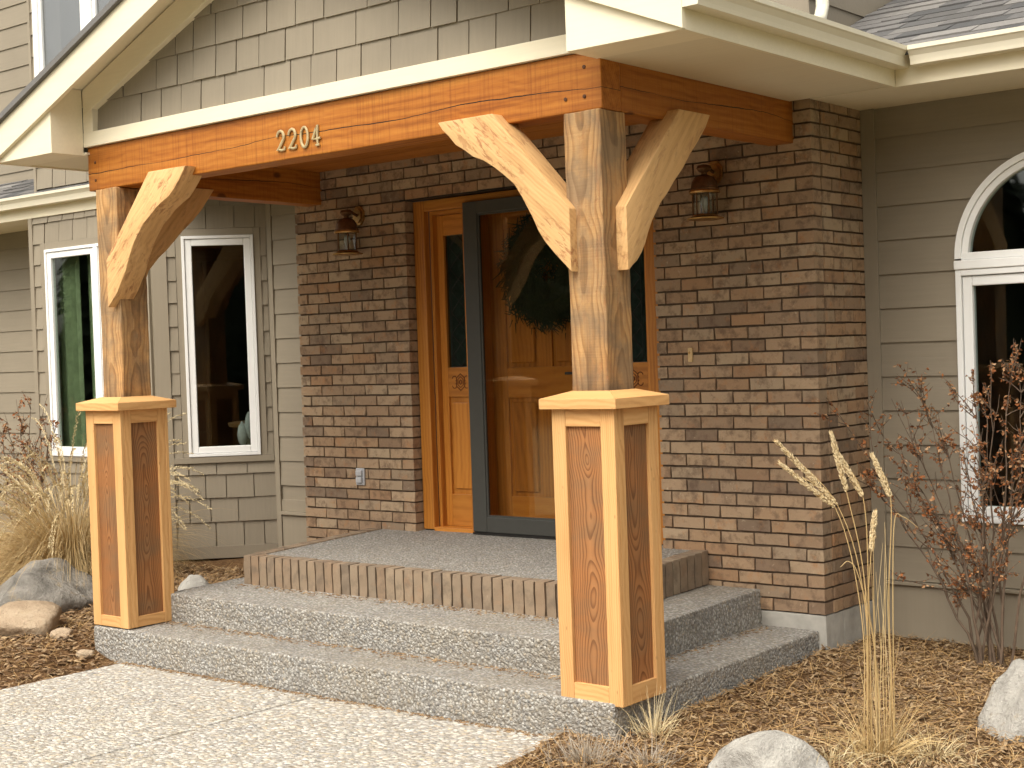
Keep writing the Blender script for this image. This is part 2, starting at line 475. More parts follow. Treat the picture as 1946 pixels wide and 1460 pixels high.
M['beam_y'] = wood('stained_beam_side', 'Y', BD, BMc, BL, 22, 0.16, rough=0.5, knots=0.075, saw=0.28, streak=0.75, bump=0.3, crack=('Y', 2.60))
M['ceil_wood'] = wood('stained_ceiling', 'X', BD, BMc, BL, 12, 0.4, rough=0.55)
LD, LM, LL = (0.48, 0.225, 0.078), (0.66, 0.37, 0.145), (0.74, 0.455, 0.205)
M['cedar_z'] = wood('light_cedar_upright', 'Z', LD, LM, LL, 30, 0.28, rough=0.6, streak=0.4, bump=0.12, knots=0.045, dents=0.45)
M['cedar_x'] = wood('light_cedar_rail', 'X', LD, LM, LL, 30, 0.28, rough=0.6, streak=0.4, bump=0.12, knots=0.04)
M['cedar_y'] = wood('light_cedar_side_rail', 'Y', LD, LM, LL, 30, 0.28, rough=0.6, streak=0.4, bump=0.12, knots=0.04)
M['panel'] = wood('weathered_fir_panel', 'Z', (0.13, 0.046, 0.014), (0.29, 0.118, 0.040), (0.41, 0.185, 0.068), 21, 0.60, grey=(0.22, 0.145, 0.078), greyamt=0.35, rough=0.7, streak=0.35, bump=0.5, flat=(92.0, 1.45, 0.36, 'panel'), gscale=(3, 3, 5), offs=0.05)
M['post'] = wood('reclaimed_post', 'Z', (0.16, 0.078, 0.030), (0.42, 0.225, 0.085), (0.60, 0.37, 0.165), 26, 0.38, grey=(0.20, 0.148, 0.098), greyamt=0.55, rough=0.75, streak=0.45, bump=0.45, knots=0.05, saw=0.06, offs=0.05, marks=0.3, flat=(75.0, 1.5, 0.12, 'round'), gscale=(7, 7, 6))
for nm_, ax_ in (('brace_l', (0, R(48), 0)), ('brace_r', (0, R(-48), 0)), ('brace_y', (R(42), 0, 0))):
    M[nm_] = wood('hewn_' + nm_, ('Z', ax_), (0.40, 0.20, 0.07), (0.66, 0.40, 0.175), (0.75, 0.50, 0.25), 20, 0.12, rough=0.65, streak=0.5, bump=0.5, marks=0.75 if nm_ != 'brace_y' else 0.4)
DD, DM, DL = (0.25, 0.076, 0.010), (0.48, 0.182, 0.027), (0.56, 0.24, 0.042)
M['door_z'] = wood('stained_door_upright', 'Z', DD, DM, DL, 14, 0.25, rough=0.38, streak=0.45, bump=0.06, spec=0.5)
M['door_x'] = wood('stained_door_rail', 'X', DD, DM, DL, 14, 0.25, rough=0.38, streak=0.45, bump=0.06, spec=0.5)
M['carve'] = simple('carved_dark_wood', (0.13, 0.035, 0.006), 0.5, var=0.2)
M['peg'] = simple('dark_peg', (0.085, 0.032, 0.012), 0.7, var=0.3)
M['brick'] = brick_mat('brown_brick', False)
M['brick_step'] = brick_mat('step_brick', False, 0.55)
M['brick_mass'] = brick_mat('brown_brick_mass', True)
M['mortar'] = simple('brown_mortar', (0.11, 0.078, 0.056), 0.95, var=0.25, scale=60, bump=0.5, spec=0.1)
M['concrete'] = simple('foundation_concrete', (0.40, 0.38, 0.34), 0.9, var=0.25, scale=7, bump=0.4, spec=0.2)
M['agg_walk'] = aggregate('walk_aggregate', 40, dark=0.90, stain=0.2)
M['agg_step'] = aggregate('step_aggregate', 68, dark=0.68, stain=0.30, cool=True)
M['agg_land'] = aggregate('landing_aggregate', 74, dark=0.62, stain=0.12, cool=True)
M['lead'] = simple('dark_metal_trim', (0.03, 0.028, 0.026), 0.5, 0.6, 0.2)
M['storm'] = simple('storm_door_frame', (0.047, 0.046, 0.040), 0.5, 0.0, 0.08, 20, 0.02, 0.5)
M['glass'] = glass_mat('window_glass')
M['storm_glass'] = glass_mat('storm_glass', (0.86, 0.84, 0.78))
M['upper_glass'] = glass_mat('upper_glass', (0.6, 0.62, 0.62), 1.0, 0.6, 2.6)
M['leaded'] = glass_mat('leaded_glass', (0.55, 0.6, 0.58), 0.8, 0.25)
M['room'] = simple('dim_room', (0.10, 0.085, 0.07), 0.9, var=0.3, scale=3)
M['curtain'] = simple('green_curtain', (0.26, 0.30, 0.165), 0.9, var=0.25, scale=14)
M['linen'] = simple('pale_linen', (0.40, 0.39, 0.38), 0.8, var=0.15)
M['table_wood'] = simple('table_wood', (0.30, 0.15, 0.06), 0.4, var=0.3)
M['brass'] = simple('aged_brass', (0.46, 0.27, 0.10), 0.36, 0.9, 0.25, 40, 0.1)
M['copper'] = simple('dark_copper', (0.15, 0.075, 0.032), 0.5, 0.7, 0.3, 40, 0.15)
M['lamp_glass'] = glass_mat('lantern_glass', (0.82, 0.86, 0.86), 1.0, 0.1)
M['digit'] = simple('brass_digit', (0.58, 0.46, 0.26), 0.42, 0.65, 0.2, 60, 0.1)
M['grey_plastic'] = simple('grey_outlet', (0.50, 0.51, 0.54), 0.4, 0.2, 0.1)
M['leaded_back'] = simple('frosted_backing', (0.19, 0.215, 0.205), 0.5, var=0.35, scale=26, bump=0.5)
M['dark'] = simple('dark_void', (0.012, 0.011, 0.01), 0.9)
M['white'] = simple('ivory_plastic', (0.62, 0.44, 0.22), 0.5)
def roof_mat():
    g = G('asphalt_shingle', 0.92, 0.2)
    c = g.ramp(g.rnd(), [(0.0, (0.085, 0.085, 0.085)), (0.3, (0.15, 0.145, 0.14)), (0.55, (0.22, 0.21, 0.20)), (0.8, (0.11, 0.105, 0.10)), (1.0, (0.29, 0.275, 0.255))])
    s = g.noise(None, 260.0, 2.0, 0.7)
    c = g.mix(g.math('MULTIPLY', s, 0.5), c, (0.05, 0.05, 0.055))
    g.color(c); g.normal(g.bump(s, 0.6, 0.004))
    return g.m
M['roof'] = roof_mat()
def rock_mat(name, a, b, c3):
    g = G(name, 0.9, 0.2)
    n1 = g.noise(None, 5.0, 7.0, 0.65, 0.6); n2 = g.noise(None, 42.0, 5.0, 0.7)
    c = g.ramp(n1, [(0.3, a), (0.52, b), (0.72, c3)])
    c = g.mix(g.ramp(n2, [(0.55, 0.0), (0.75, 0.55)]), c, tuple(x*0.42 for x in a))
    st = g.noise(g.map(g.pos, loc=(3, 3, 3)), 9.0, 5.0, 0.7)
    c = g.mix(g.ramp(st, [(0.6, 0.0), (0.75, 0.5)]), c, (0.42, 0.31, 0.16))
    g.color(c)
    g.normal(g.bump(g.math('ADD', n1, g.math('MULTIPLY', n2, 0.4)), 1.0, 0.05))
    return g.m
M['rock_white'] = rock_mat('white_granite', (0.30, 0.285, 0.26), (0.46, 0.44, 0.40), (0.56, 0.54, 0.49))
M['rock_grey'] = rock_mat('grey_granite', (0.13, 0.12, 0.105), (0.27, 0.25, 0.22), (0.40, 0.375, 0.335))
M['rock_tan'] = rock_mat('tan_sandstone', (0.34, 0.25, 0.165), (0.47, 0.36, 0.25), (0.54, 0.44, 0.32))
def soil_mat():
    g = G('mulch_ground', 0.95, 0.1)
    n1 = g.noise(None, 38.0, 6.0, 0.75); n2 = g.noise(None, 5.0, 4.0)
    c = g.ramp(n1, [(0.3, (0.045, 0.024, 0.012)), (0.5, (0.15, 0.082, 0.04)), (0.7, (0.30, 0.175, 0.085))])
    c = g.mix(g.math('MULTIPLY', n2, 0.35), c, (0.23, 0.13, 0.055))
    g.color(c); g.normal(g.bump(n1, 1.0, 0.03))
    return g.m
M['soil'] = soil_mat()
M['mulch'] = leafy('mulch_chips', [(0.09, 0.052, 0.03), (0.28, 0.175, 0.09), (0.16, 0.10, 0.058), (0.42, 0.28, 0.15), (0.21, 0.135, 0.08), (0.52, 0.38, 0.22), (0.13, 0.082, 0.052)], 0.9, 60)
M['needles'] = leafy('pine_needles', [(0.36, 0.21, 0.085), (0.52, 0.34, 0.15), (0.43, 0.26, 0.105), (0.62, 0.46, 0.25)], 0.85, 30)
M['lawn'] = simple('dry_lawn', (0.20, 0.19, 0.10), 0.95, var=0.35, scale=4)
M['straw'] = leafy('dry_straw', [(0.52, 0.36, 0.16), (0.68, 0.52, 0.27), (0.44, 0.28, 0.11), (0.74, 0.60, 0.36)], 0.75, 12)
M['straw_pale'] = leafy('pale_straw', [(0.66, 0.53, 0.30), (0.78, 0.67, 0.44), (0.58, 0.44, 0.22)], 0.75, 12)
M['plume'] = leafy('seed_plume', [(0.74, 0.57, 0.32), (0.84, 0.70, 0.45), (0.66, 0.48, 0.25)], 0.8, 20)
M['grey_straw'] = leafy('grey_straw', [(0.40, 0.34, 0.27), (0.52, 0.46, 0.38), (0.33, 0.27, 0.20)], 0.85, 12)
M['twig'] = simple('brown_twig', (0.115, 0.078, 0.052), 0.85, var=0.35, scale=20, bump=0.3)
M['leaf_red'] = leafy('dried_leaf', [(0.24, 0.085, 0.03), (0.42, 0.16, 0.055), (0.15, 0.06, 0.03), (0.44, 0.24, 0.11), (0.52, 0.36, 0.22)], 0.8, 20)
M['fir'] = leafy('fir_needles', [(0.020, 0.034, 0.018), (0.035, 0.05, 0.026), (0.05, 0.062, 0.04), (0.025, 0.03, 0.018)], 0.7, 15)
M['tree_dark'] = leafy('far_conifer', [(0.02, 0.032, 0.016), (0.035, 0.048, 0.025), (0.05, 0.055, 0.03)], 0.9, 2)

# ================================================================ dimensions (metres)
YB = 1.786            # brick face
YW = 2.352            # siding wall face
XBL, XBR = -3.8216, 0.009
ZB0, CH, NC = 0.085, 0.0675, 39
XDL, XDR, ZDT = -2.807, -0.968, 2.4475
PW = 0.324            # pedestal width
HP = 1.227            # pedestal height under the cap
PX0, PX1, PY0, PY1 = -0.281, -0.091, 0.0965, 0.2865   # near post
SPAN = 3.3552
ZB = 2.4856           # underside of beams
ZS = 2.695            # soffit
rnd = random.Random(11)

# ================================================================ ground, walk, beds
def sstep(a, b, x):
    t = max(0.0, min(1.0, (x - a) / (b - a))); return t*t*(3-2*t)

def bed_h(x, y):
    n = 0.016*mnoise.noise(Vector((x*3.1, y*3.1, 0))) + 0.007*mnoise.noise(Vector((x*11, y*11, 4)))
    if x > -1.0:
        h = -0.145 + 0.03*sstep(0.2, 1.8, y) + 0.02*sstep(0.3, 0.0, x)*sstep(0.0, 0.6, y)
        h -= 0.04*sstep(0.0, -0.6, y)*sstep(0.3, -0.2, x)
        return h + n
    t = sstep(0.0, 0.55, -3.42 - x)*sstep(-1.4, 0.2, y)
    return -0.19 + 0.12*t + 0.09*sstep(0.1, 1.2, y)*sstep(0.0, 0.5, -3.42 - x) + n

g_ = MB()
S_ = 260.0
g_.add([(-S_, -S_, -0.24), (S_, -S_, -0.24), (S_, S_, -0.24), (-S_, S_, -0.24)], [(0, 1, 2, 3)])
tag(g_.build('ground', M['lawn']), kind='structure')

def bed(name, x0, x1, y0, y1, n, m, hole):
    vs, fs, idx = [], [], {}
    for j in range(m+1):
        for i in range(n+1):
            x = x0 + (x1-x0)*i/n; y = y0 + (y1-y0)*j/m
            idx[i, j] = len(vs); vs.append((x, y, bed_h(x, y)))
    for j in range(m):
        for i in range(n):
            if hole(x0 + (x1-x0)*(i+.5)/n, y0 + (y1-y0)*(j+.5)/m): continue
            fs.append((idx[i, j], idx[i+1, j], idx[i+1, j+1], idx[i, j+1]))
    return tag(link(name, newmesh(name, vs, fs, M['soil'], True)), kind='structure')

def in_right(x, y):
    if y > YW + 0.02: return False
    if x < -0.30 - 0.12*(y + 0.05) * (1 if y < 0 else 0) - 0.05*mnoise.noise(Vector((y*5, 1, 2))): 
        return False
    if x < -0.02 and y > -0.02: return False
    if x < 0.03 and y > YB: return False
    return True
def in_left(x, y):
    if x > -3.38: return False
    if y > 2.3: return False
    if x > -3.62 and -0.02 < y < 0.9: return False
    if y > 1.74 and x > -5.35 - (1.74-y)*0 and y > x + 7.1 and x < -4.7: return False
    return True
bed('mulch_bed', -0.55, 3.6, -3.2, YW+0.05, 130, 170, lambda x, y: not in_right(x, y))
bed('mulch_bed', -9.5, -3.385, -3.2, 2.5, 150, 130, lambda x, y: x > -3.38)

# walkway: two slabs of exposed aggregate with a tooled joint between them
walk = thing('walkway', (-1.9, -1.5, -0.178), kind='structure')
def slab(x0, x1, y0, y1, z):
    b = MB().box(x0, y0, z-0.10, x1, y1, z)
    return b.build('slab', M['agg_walk'], walk, bevel=0.008, seg=2)
slab(-3.385, -1.838, -7.0, -0.014, -0.178)
slab(-1.828, 0.20, -7.0, -0.014, -0.178)

# ================================================================ porch steps
steps = thing('porch_steps', (-1.9, 0.9, -0.18), 'grey exposed aggregate entry steps with brick-edged landing in front of door', 'steps')
def rough_slab(name, x0, x1, y0, y1, z0, zf, zb, mat, bev=0.022):
    """top slopes from zf (front) to zb (back)"""
    b = MB().hexa([(x0,y0,z0),(x1,y0,z0),(x1,y1,z0),(x0,y1,z0)], [(x0,y0,zf),(x1,y0,zf),(x1,y1,zb),(x0,y1,zb)])
    return b.build(name, mat, steps, smooth=True, bevel=bev, seg=3, cuts=24, jitter=0.004, sharp=50)
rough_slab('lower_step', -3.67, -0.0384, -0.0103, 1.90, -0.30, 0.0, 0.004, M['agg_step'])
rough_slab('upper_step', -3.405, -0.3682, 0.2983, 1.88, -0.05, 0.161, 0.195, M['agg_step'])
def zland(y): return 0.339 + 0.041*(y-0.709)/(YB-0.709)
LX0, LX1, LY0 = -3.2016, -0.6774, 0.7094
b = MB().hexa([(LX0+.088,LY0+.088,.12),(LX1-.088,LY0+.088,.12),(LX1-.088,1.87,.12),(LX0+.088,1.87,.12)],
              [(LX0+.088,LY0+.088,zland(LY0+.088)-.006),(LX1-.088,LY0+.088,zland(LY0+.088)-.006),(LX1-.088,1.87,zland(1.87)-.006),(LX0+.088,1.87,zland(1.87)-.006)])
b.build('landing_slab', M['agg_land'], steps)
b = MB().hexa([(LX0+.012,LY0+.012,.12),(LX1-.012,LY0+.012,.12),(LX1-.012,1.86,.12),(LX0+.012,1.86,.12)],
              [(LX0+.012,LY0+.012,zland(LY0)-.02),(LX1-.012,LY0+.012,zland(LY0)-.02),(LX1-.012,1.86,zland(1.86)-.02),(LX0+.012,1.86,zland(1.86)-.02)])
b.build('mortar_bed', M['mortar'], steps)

# brick meshes: unit boxes (centre at 0) with a worn, uneven outline
def brick_mesh(seed, mat, ch=0.09):
    r = random.Random(seed)
    bm = bmesh.new()
    bmesh.ops.create_cube(bm, size=1.0)
    long = [e for e in bm.edges if abs(e.verts[0].co.x - e.verts[1].co.x) > 0.5]
    bmesh.ops.subdivide_edges(bm, edges=long, cuts=2)
    for v in bm.verts:
        v.co += Vector((r.uniform(-.008, .008), r.uniform(-.03, .03), r.uniform(-.028, .028)))
    me = bpy.data.meshes.new('brick'); bm.to_mesh(me); bm.free()
    me.materials.append(mat)
    return me
BM_ = [brick_mesh(i, M['brick']) for i in range(8)]
BS_ = [brick_mesh(i+20, M['brick_step']) for i in range(6)]
def put_brick(parent, c, size, rot=None, pool=None):
    mw = Matrix.Translation(c)
    if rot is not None: mw = mw @ rot
    mw = mw @ Matrix.Diagonal((*size, 1.0))
    return link('brick', rnd.choice(pool or BM_), parent, mw)
ROTZ = Matrix.Rotation(R(90), 4, 'Z'); ROTY = Matrix.Rotation(R(90), 4, 'Y')
nb = 37; pit = (LX1 - LX0)/nb
for i in range(nb):
    hgt = 0.339 - 0.166
    put_brick(steps, Vector((LX0 + pit*(i+.5), LY0 + .045, .166 + hgt/2 + rnd.uniform(-.002, .002))), (hgt, .09, pit-.010 + rnd.uniform(-.003, .002)), ROTY, BS_)
ns = 14; pity = (YB - LY0 - .094)/ns
for sx in (LX0 + .045, LX1 - .045):
    for i in range(ns):
        y = LY0 + .094 + pity*(i+.5); zt = zland(y); zb_ = 0.166 + 0.034*(y-.709)/1.077
        put_brick(steps, Vector((sx, y, (zt+zb_)/2)), (zt-zb_, .09, pity-.010), ROTZ @ ROTY, BS_)

# ================================================================ brick wall
bw = thing('brick_wall', (-1.9, YB+.05, ZB0), 'brown brick wall around the front door, rising to the porch ceiling', 'brick wall')
b = MB()
for (x0, x1, z0, z1) in ((XBL+.012, XDL-.012, ZB0-.02, ZB0+CH*NC), (XDR+.012, XBR-.012, ZB0, ZB0+CH*NC), (XDL-.012, XDR+.012, ZDT+.012, ZB0+CH*NC)):
    b.box(x0, YB+.011, z0, x1, YB+.085, z1)
b.box(XBR-.085, YB+.085, ZB0, XBR-.012, YW+.02, ZB0+CH*NC)
b.build('mortar', M['mortar'], bw)
specs = []   # (centre, size, rot)
PB = 0.2016
def row_bricks(x0, x1, z, start_half, from_right):
    """bricks of one course between x0 and x1; returns (a,b) spans"""
    out = []
    w = x1 - x0
    p = 0.0; first = True
    while p < w - 0.004:
        l = PB/2 if (first and start_half) else PB
        if p + l > w - 0.045: l = w - p
        out.append((x1-p-l, x1-p) if from_right else (x0+p, x0+p+l))
        p += l; first = False
    return out
for k in range(NC):
    zc = ZB0 + CH*(k+.5)
    hh = CH - 0.0100
    half = (k % 2 == 0)
    spans = []
    if zc < ZDT:
        spans += row_bricks(XDR, XBR, zc, half, True)
        spans += row_bricks(XBL, XDL, zc, half, False)
    else:
        spans += row_bricks(XBL, XBR, zc, half, True)
    for a, c in spans:
        l = c-a-.0105
        if l < .012: continue
        specs.append((Vector(((a+c)/2, YB+.045+rnd.uniform(-.0015, .0015), zc+rnd.uniform(-.0012, .0012))), (l, .09, hh+rnd.uniform(-.002, .001)), None))
    # right return
    p = YB; first = True
    while p < YW - .02:
        l = (PB if half else PB/2) if first else PB
        if p + l > YW - .03: l = YW - p
        if first: p0 = YB + .0905
        else: p0 = p
        ll = p + l - p0 - .0105
        if ll > .012: specs.append((Vector((XBR-.045, p0+ll/2 + (.0 if first else .005), zc+rnd.uniform(-.0012, .0012))), (ll, .09, hh), ROTZ))
        p += l; first = False
    # door reveal on the left
    # (the pier bricks' own ends close the reveal)
def seen(sp):
    c = sp[0]; d = c - CAM
    nrm = Vector((1, 0, 0)) if sp[2] is not None else Vector((0, -1, 0))
    return sp[1][0]*sp[1][2]*max(0.02, -nrm.dot(d.normalized()))/d.length_squared
specs.sort(key=seen, reverse=True)
for c, sz, rt in specs[:300]: put_brick(bw, c, sz, rt)
mass = MB()
for c, sz, rt in specs[300:]:
    mw = Matrix.Translation(c)
    if rt is not None: mw = mw @ rt
    mw = mw @ Matrix.Diagonal((*sz, 1.0))
    src = rnd.choice(BM_)
    mass.add([mw @ v.co for v in src.vertices], [tuple(p.vertices) for p in src.polygons])
tag(mass.build('farther_bricks', M['brick_mass'], bw), kind='stuff')
MB().box(XDL-.05, YB+.004, ZDT-.004, XDR+.05, YB+.08, ZDT+.006).build('lintel', M['lead'], bw)

fo = MB().box(XBL+.0, YB+.006, -.30, XBR-.004, YB+.2, ZB0-.002)
fo.box(-.3, YB+.2, -.30, XBR-.004, YW+.0, ZB0-.002)
tag(fo.build('foundation', M['concrete'], smooth=False, bevel=.006, cuts=3, jitter=.006), 'pale concrete footing showing under the brick corner', 'foundation')

# ================================================================ front door
fd = thing('front_door', (-1.885, 1.9, .38), 'orange-stained wooden entry door set between two leaded-glass sidelights', 'door')
YF = 1.850
ZD0 = 0.384
fw = .092
for xa, xb in ((XDL+.003, XDL+fw), (XDR-fw, XDR-.003)):
    MB().box(xa, YF, ZD0, xb, YF+.05, ZDT-.008).build('side_casing', M['door_z'], fd, bevel=.006, org=True)
MB().box(XDL+fw, YF+.002, ZDT-.075, XDR-fw, YF+.05, ZDT-.008).build('head_casing', M['door_x'], fd, bevel=.006)
for xa, xb in ((XDL+fw, XDL+fw+.024), (XDR-fw-.024, XDR-fw)):
    MB().box(xa, YF+.052, ZD0, xb, 2.02, ZDT-.075).build('jamb', M['door_z'], fd, bevel=.003, org=True)
MB().box(XDL+fw+.024, YF+.05, ZDT-.10, XDR-fw-.024, 2.02, ZDT-.0755).build('head_jamb', M['door_x'], fd)
MB().box(XDL+fw, YF+.0, ZD0-.012, XDR-fw, 2.02, ZD0+.016).build('threshold', M['door_x'], fd, bevel=.004)
# mullions between sidelights and door
XS0, XS1 = -2.352, -1.418
YS = 1.955
for x0, x1 in ((XS0-.03, XS0+.06), (XS1-.06, XS1+.03)):
    MB().box(x0, YF+.012, ZD0+.016, x1, YS+.05, ZDT-.10).build('mullion', M['door_z'], fd, bevel=.004)
def hexring(mb, cx, cz, r, y, t=.0035):
    p = [Vector((cx + r*.72*math.cos(a), y, cz + r*math.sin(a))) for a in [math.pi/6 + i*math.pi/3 for i in range(7)]]
    mb.tube(p, t, 5)
def sidelight(x0, x1):
    z0, z1 = ZD0+.017, ZDT-.102
    w = .052
    o = bpy.data.objects.new('sidelight', None); COL.objects.link(o); attach(o, fd); o.location = ((x0+x1)/2, YS, z0)
    WLOC[o.name] = Vector(((x0+x1)/2, YS, z0))
    for xa, xb in ((x0, x0+w), (x1-w, x1)):
        MB().box(xa, YS-.012, z0, xb, YS+.03, z1).build('stile', M['door_z'], o, bevel=.003, org=True)
    for za, zb_ in ((z0, z0+.20), (z1-.125, z1), (1.21, 1.395)):
        MB().box(x0+w, YS-.011, za, x1-w, YS+.03, zb_).build('rail', M['door_x'], o, bevel=.003, org=True)
    # raised lower panel with stepped moulding
    MB().box(x0+w, YS+.006, z0+.20, x1-w, YS+.02, 1.21).build('panel', M['door_z'], o)
    MB().box(x0+w+.022, YS-.008, z0+.235, x1-w-.022, YS+.0055, 1.175).build('raised_panel', M['door_z'], o, bevel=.010, seg=2)
    MB().box(x0+w+.004, YS+.004, 1.399, x1-w-.004, YS+.009, z1-.129).build('leaded_pane', M['leaded'], o)
    MB().box(x0+w, YS+.024, 1.395, x1-w, YS+.029, z1-.125).build('backing_pane', M['leaded_back'], o)
    st = MB(); gx0, gx1 = x0+w+.006, x1-w-.006; gz0, gz1 = 1.40, z1-.13
    cx = (gx0+gx1)/2
    n = 6; dz = (gz1-gz0)/n
    for i in range(n):
        a = gz0 + dz*i
        for q in (((gx0+.03, a+dz/2), (cx, a+dz)), ((cx, a+dz), (gx1-.03, a+dz/2)), ((gx1-.03, a+dz/2), (cx, a)), ((cx, a), (gx0+.03, a+dz/2))):
            st.tube([(q[0][0], YS+.003, q[0][1]), (q[1][0], YS+.003, q[1][1])], .0028, 4)
    for xx in (gx0+.03, gx1-.03): st.tube([(xx, YS+.0025, gz0), (xx, YS+.0025, gz1)], .0022, 4)
    st.build('lead_came', M['lead'], o)
    cv = MB(); cz = 1.302
    hexring(cv, cx, cz, .052, YS-.012); hexring(cv, cx, cz, .034, YS-.012, .003); hexring(cv, cx, cz, .014, YS-.012, .004)
    for sg in (-1, 1):
        sc = [Vector((cx + sg*(.050 + .018*math.cos(t)), YS-.012, cz + s2*(.022 + .016*math.sin(t)))) for s2 in (1,) for t in [i*.6 for i in range(8)]]
        cv.tube(sc, .003, 4)
        sc = [Vector((cx + sg*(.050 + .018*math.cos(t)), YS-.012, cz - (.022 + .016*math.sin(t)))) for t in [i*.6 for i in range(8)]]
        cv.tube(sc, .003, 4)
    cv.build('carving', M['carve'], o)
sidelight(XDL+fw+.024, XS0-.03)
sidelight(XS1+.03, XDR-fw-.024)
# door leaf
DX0, DX1, DZ0, DZ1 = XS0+.06, XS1-.06, ZD0+.018, ZDT-.103
YD = 1.968
lf = MB().box(DX0, YD+.016, DZ0, DX1, YD+.045, DZ1).build('door_leaf', M['door_z'], fd)
sw = .115; mx = (DX0+DX1)/2
for xa, xb in ((DX0, DX0+sw), (DX1-sw, DX1)):
    MB().box(xa, YD, DZ0, xb, YD+.0155, DZ1).build('stile', M['door_z'], lf, bevel=.004, org=True)
for z0, z1 in ((DZ0+.20, 1.20), (1.385, 1.93), (2.02, DZ1-.12)):
    MB().box(mx-.055, YD+.0005, z0, mx+.055, YD+.0155, z1).build('stile', M['door_z'], lf, bevel=.004, org=True)
for z0, z1 in ((DZ0, DZ0+.20), (1.20, 1.385), (DZ1-.12, DZ1), (1.93, 2.02)):
    MB().box(DX0+sw, YD+.001, z0, DX1-sw, YD+.0155, z1).build('rail', M['door_x'], lf, bevel=.004, org=True)
for xa, xb in ((DX0+sw, mx-.055), (mx+.055, DX1-sw)):
    for z0, z1 in ((DZ0+.20, 1.20), (1.385, 1.93), (2.02, DZ1-.12)):
        MB().box(xa+.025, YD+.003, z0+.025, xb-.025, YD+.0158, z1-.025).build('raised_panel', M['door_z'], lf, bevel=.011, seg=1)
b = MB().lathe([(.026, .0), (.028, -.006), (.012, -.012), (.012, -.03), (.027, -.045), (.029, -.058), (.02, -.068), (.004, -.07)], (DX1-.06, YD, 1.32), 14, 'Y')
b.build('door_knob', M['brass'], fd, smooth=True)

# storm door, standing a little proud of the casing
sd = thing('storm_door', (-1.885, YF-.02, .38), 'dark grey full-view storm door with one large glass pane', 'storm door')
SY0, SY1 = YF-.034, YF+.008
SZ0, SZ1 = .392, 2.395
for xa, xb in ((XS0-.012, XS0+.098), (XS1-.098, XS1+.012)):
    MB().box(xa, SY0, SZ0, xb, SY1, SZ1).build('stile', M['storm'], sd, bevel=.006)
for za, zb_ in ((SZ0, SZ0+.092), (SZ1-.075, SZ1)):
    MB().box(XS0+.098, SY0+.001, za, XS1-.098, SY1, zb_).build('rail', M['storm'], sd, bevel=.004)
MB().box(XS0-.012, SY0-.004, SZ0-.022, XS1+.012, SY1, SZ0-.002).build('sweep', M['lead'], sd)
MB().box(XS0+.094, SY0+.018, SZ0+.088, XS1-.094, SY0+.023, SZ1-.071).build('glass_pane', M['storm_glass'], sd)
b = MB(); rect_frame(b, XS0+.0985, SZ0+.0925, XS1-.0985, SZ1-.0755, .012, SY0+.008, SY0+.0175); b.build('glazing_bead', M['storm'], sd)
b = MB().box(XS1-.075, SY0-.010, 1.27, XS1-.03, SY0-.001, 1.45); b.tube([(XS1-.05, SY0-.008, 1.34), (XS1-.05, SY0-.05, 1.345), (XS1-.16, SY0-.055, 1.345)], .008, 8)
b.build('door_handle', M['lead'], sd, bevel=.0)
b = MB().box(XS0-.020, SY0+.004, SZ0, XS0-.0125, SY1+.002, SZ1); b.build('hinge_rail', M['door_z'], sd)

# wreath between the glass and the door
wr = MB(); wx, wy, wz = -1.81, 1.915, 1.95
r2 = random.Random(5)
for i in range(11000):
    a = r2.uniform(0, 2*math.pi)
    rr = .195 + r2.gauss(0, .058)
    zz = rr*math.sin(a); xx = rr*math.cos(a)
    base = Vector((wx + xx, wy + r2.uniform(-.022, .03), wz + zz))
    da = a + r2.choice((1, 1, 1, -1))*r2.uniform(.3, 1.5) if True else a
    d = Vector((math.cos(da), r2.uniform(-.28, .12), math.sin(da) - .15)).normalized()
    L = r2.uniform(.03, .075)
    sd_ = d.cross(Vector((0, 1, 0.3))).normalized()*r2.uniform(.003, .0055)
    tip = base + d*L
    if tip.y < 1.862: tip.y = 1.862 + r2.uniform(0, .02)
    if tip.y > 1.962: tip.y = 1.962
    wr.add([base-sd_, base+sd_, tip+sd_*.5, tip-sd_*.5], [(0, 1, 2, 3)])
wth = thing('wreath', (wx, wy, wz-.25), 'dark evergreen wreath hanging on the front door behind the storm glass', 'wreath')
tag(wr.build('foliage', M['fir'], wth), kind='stuff')
MB().tube([(wx + .2*math.cos(t), wy+.012, wz + .2*math.sin(t)) for t in [i*2*math.pi/24 for i in range(25)]], .04, 8).build('ring', M['fir'], wth, smooth=True)

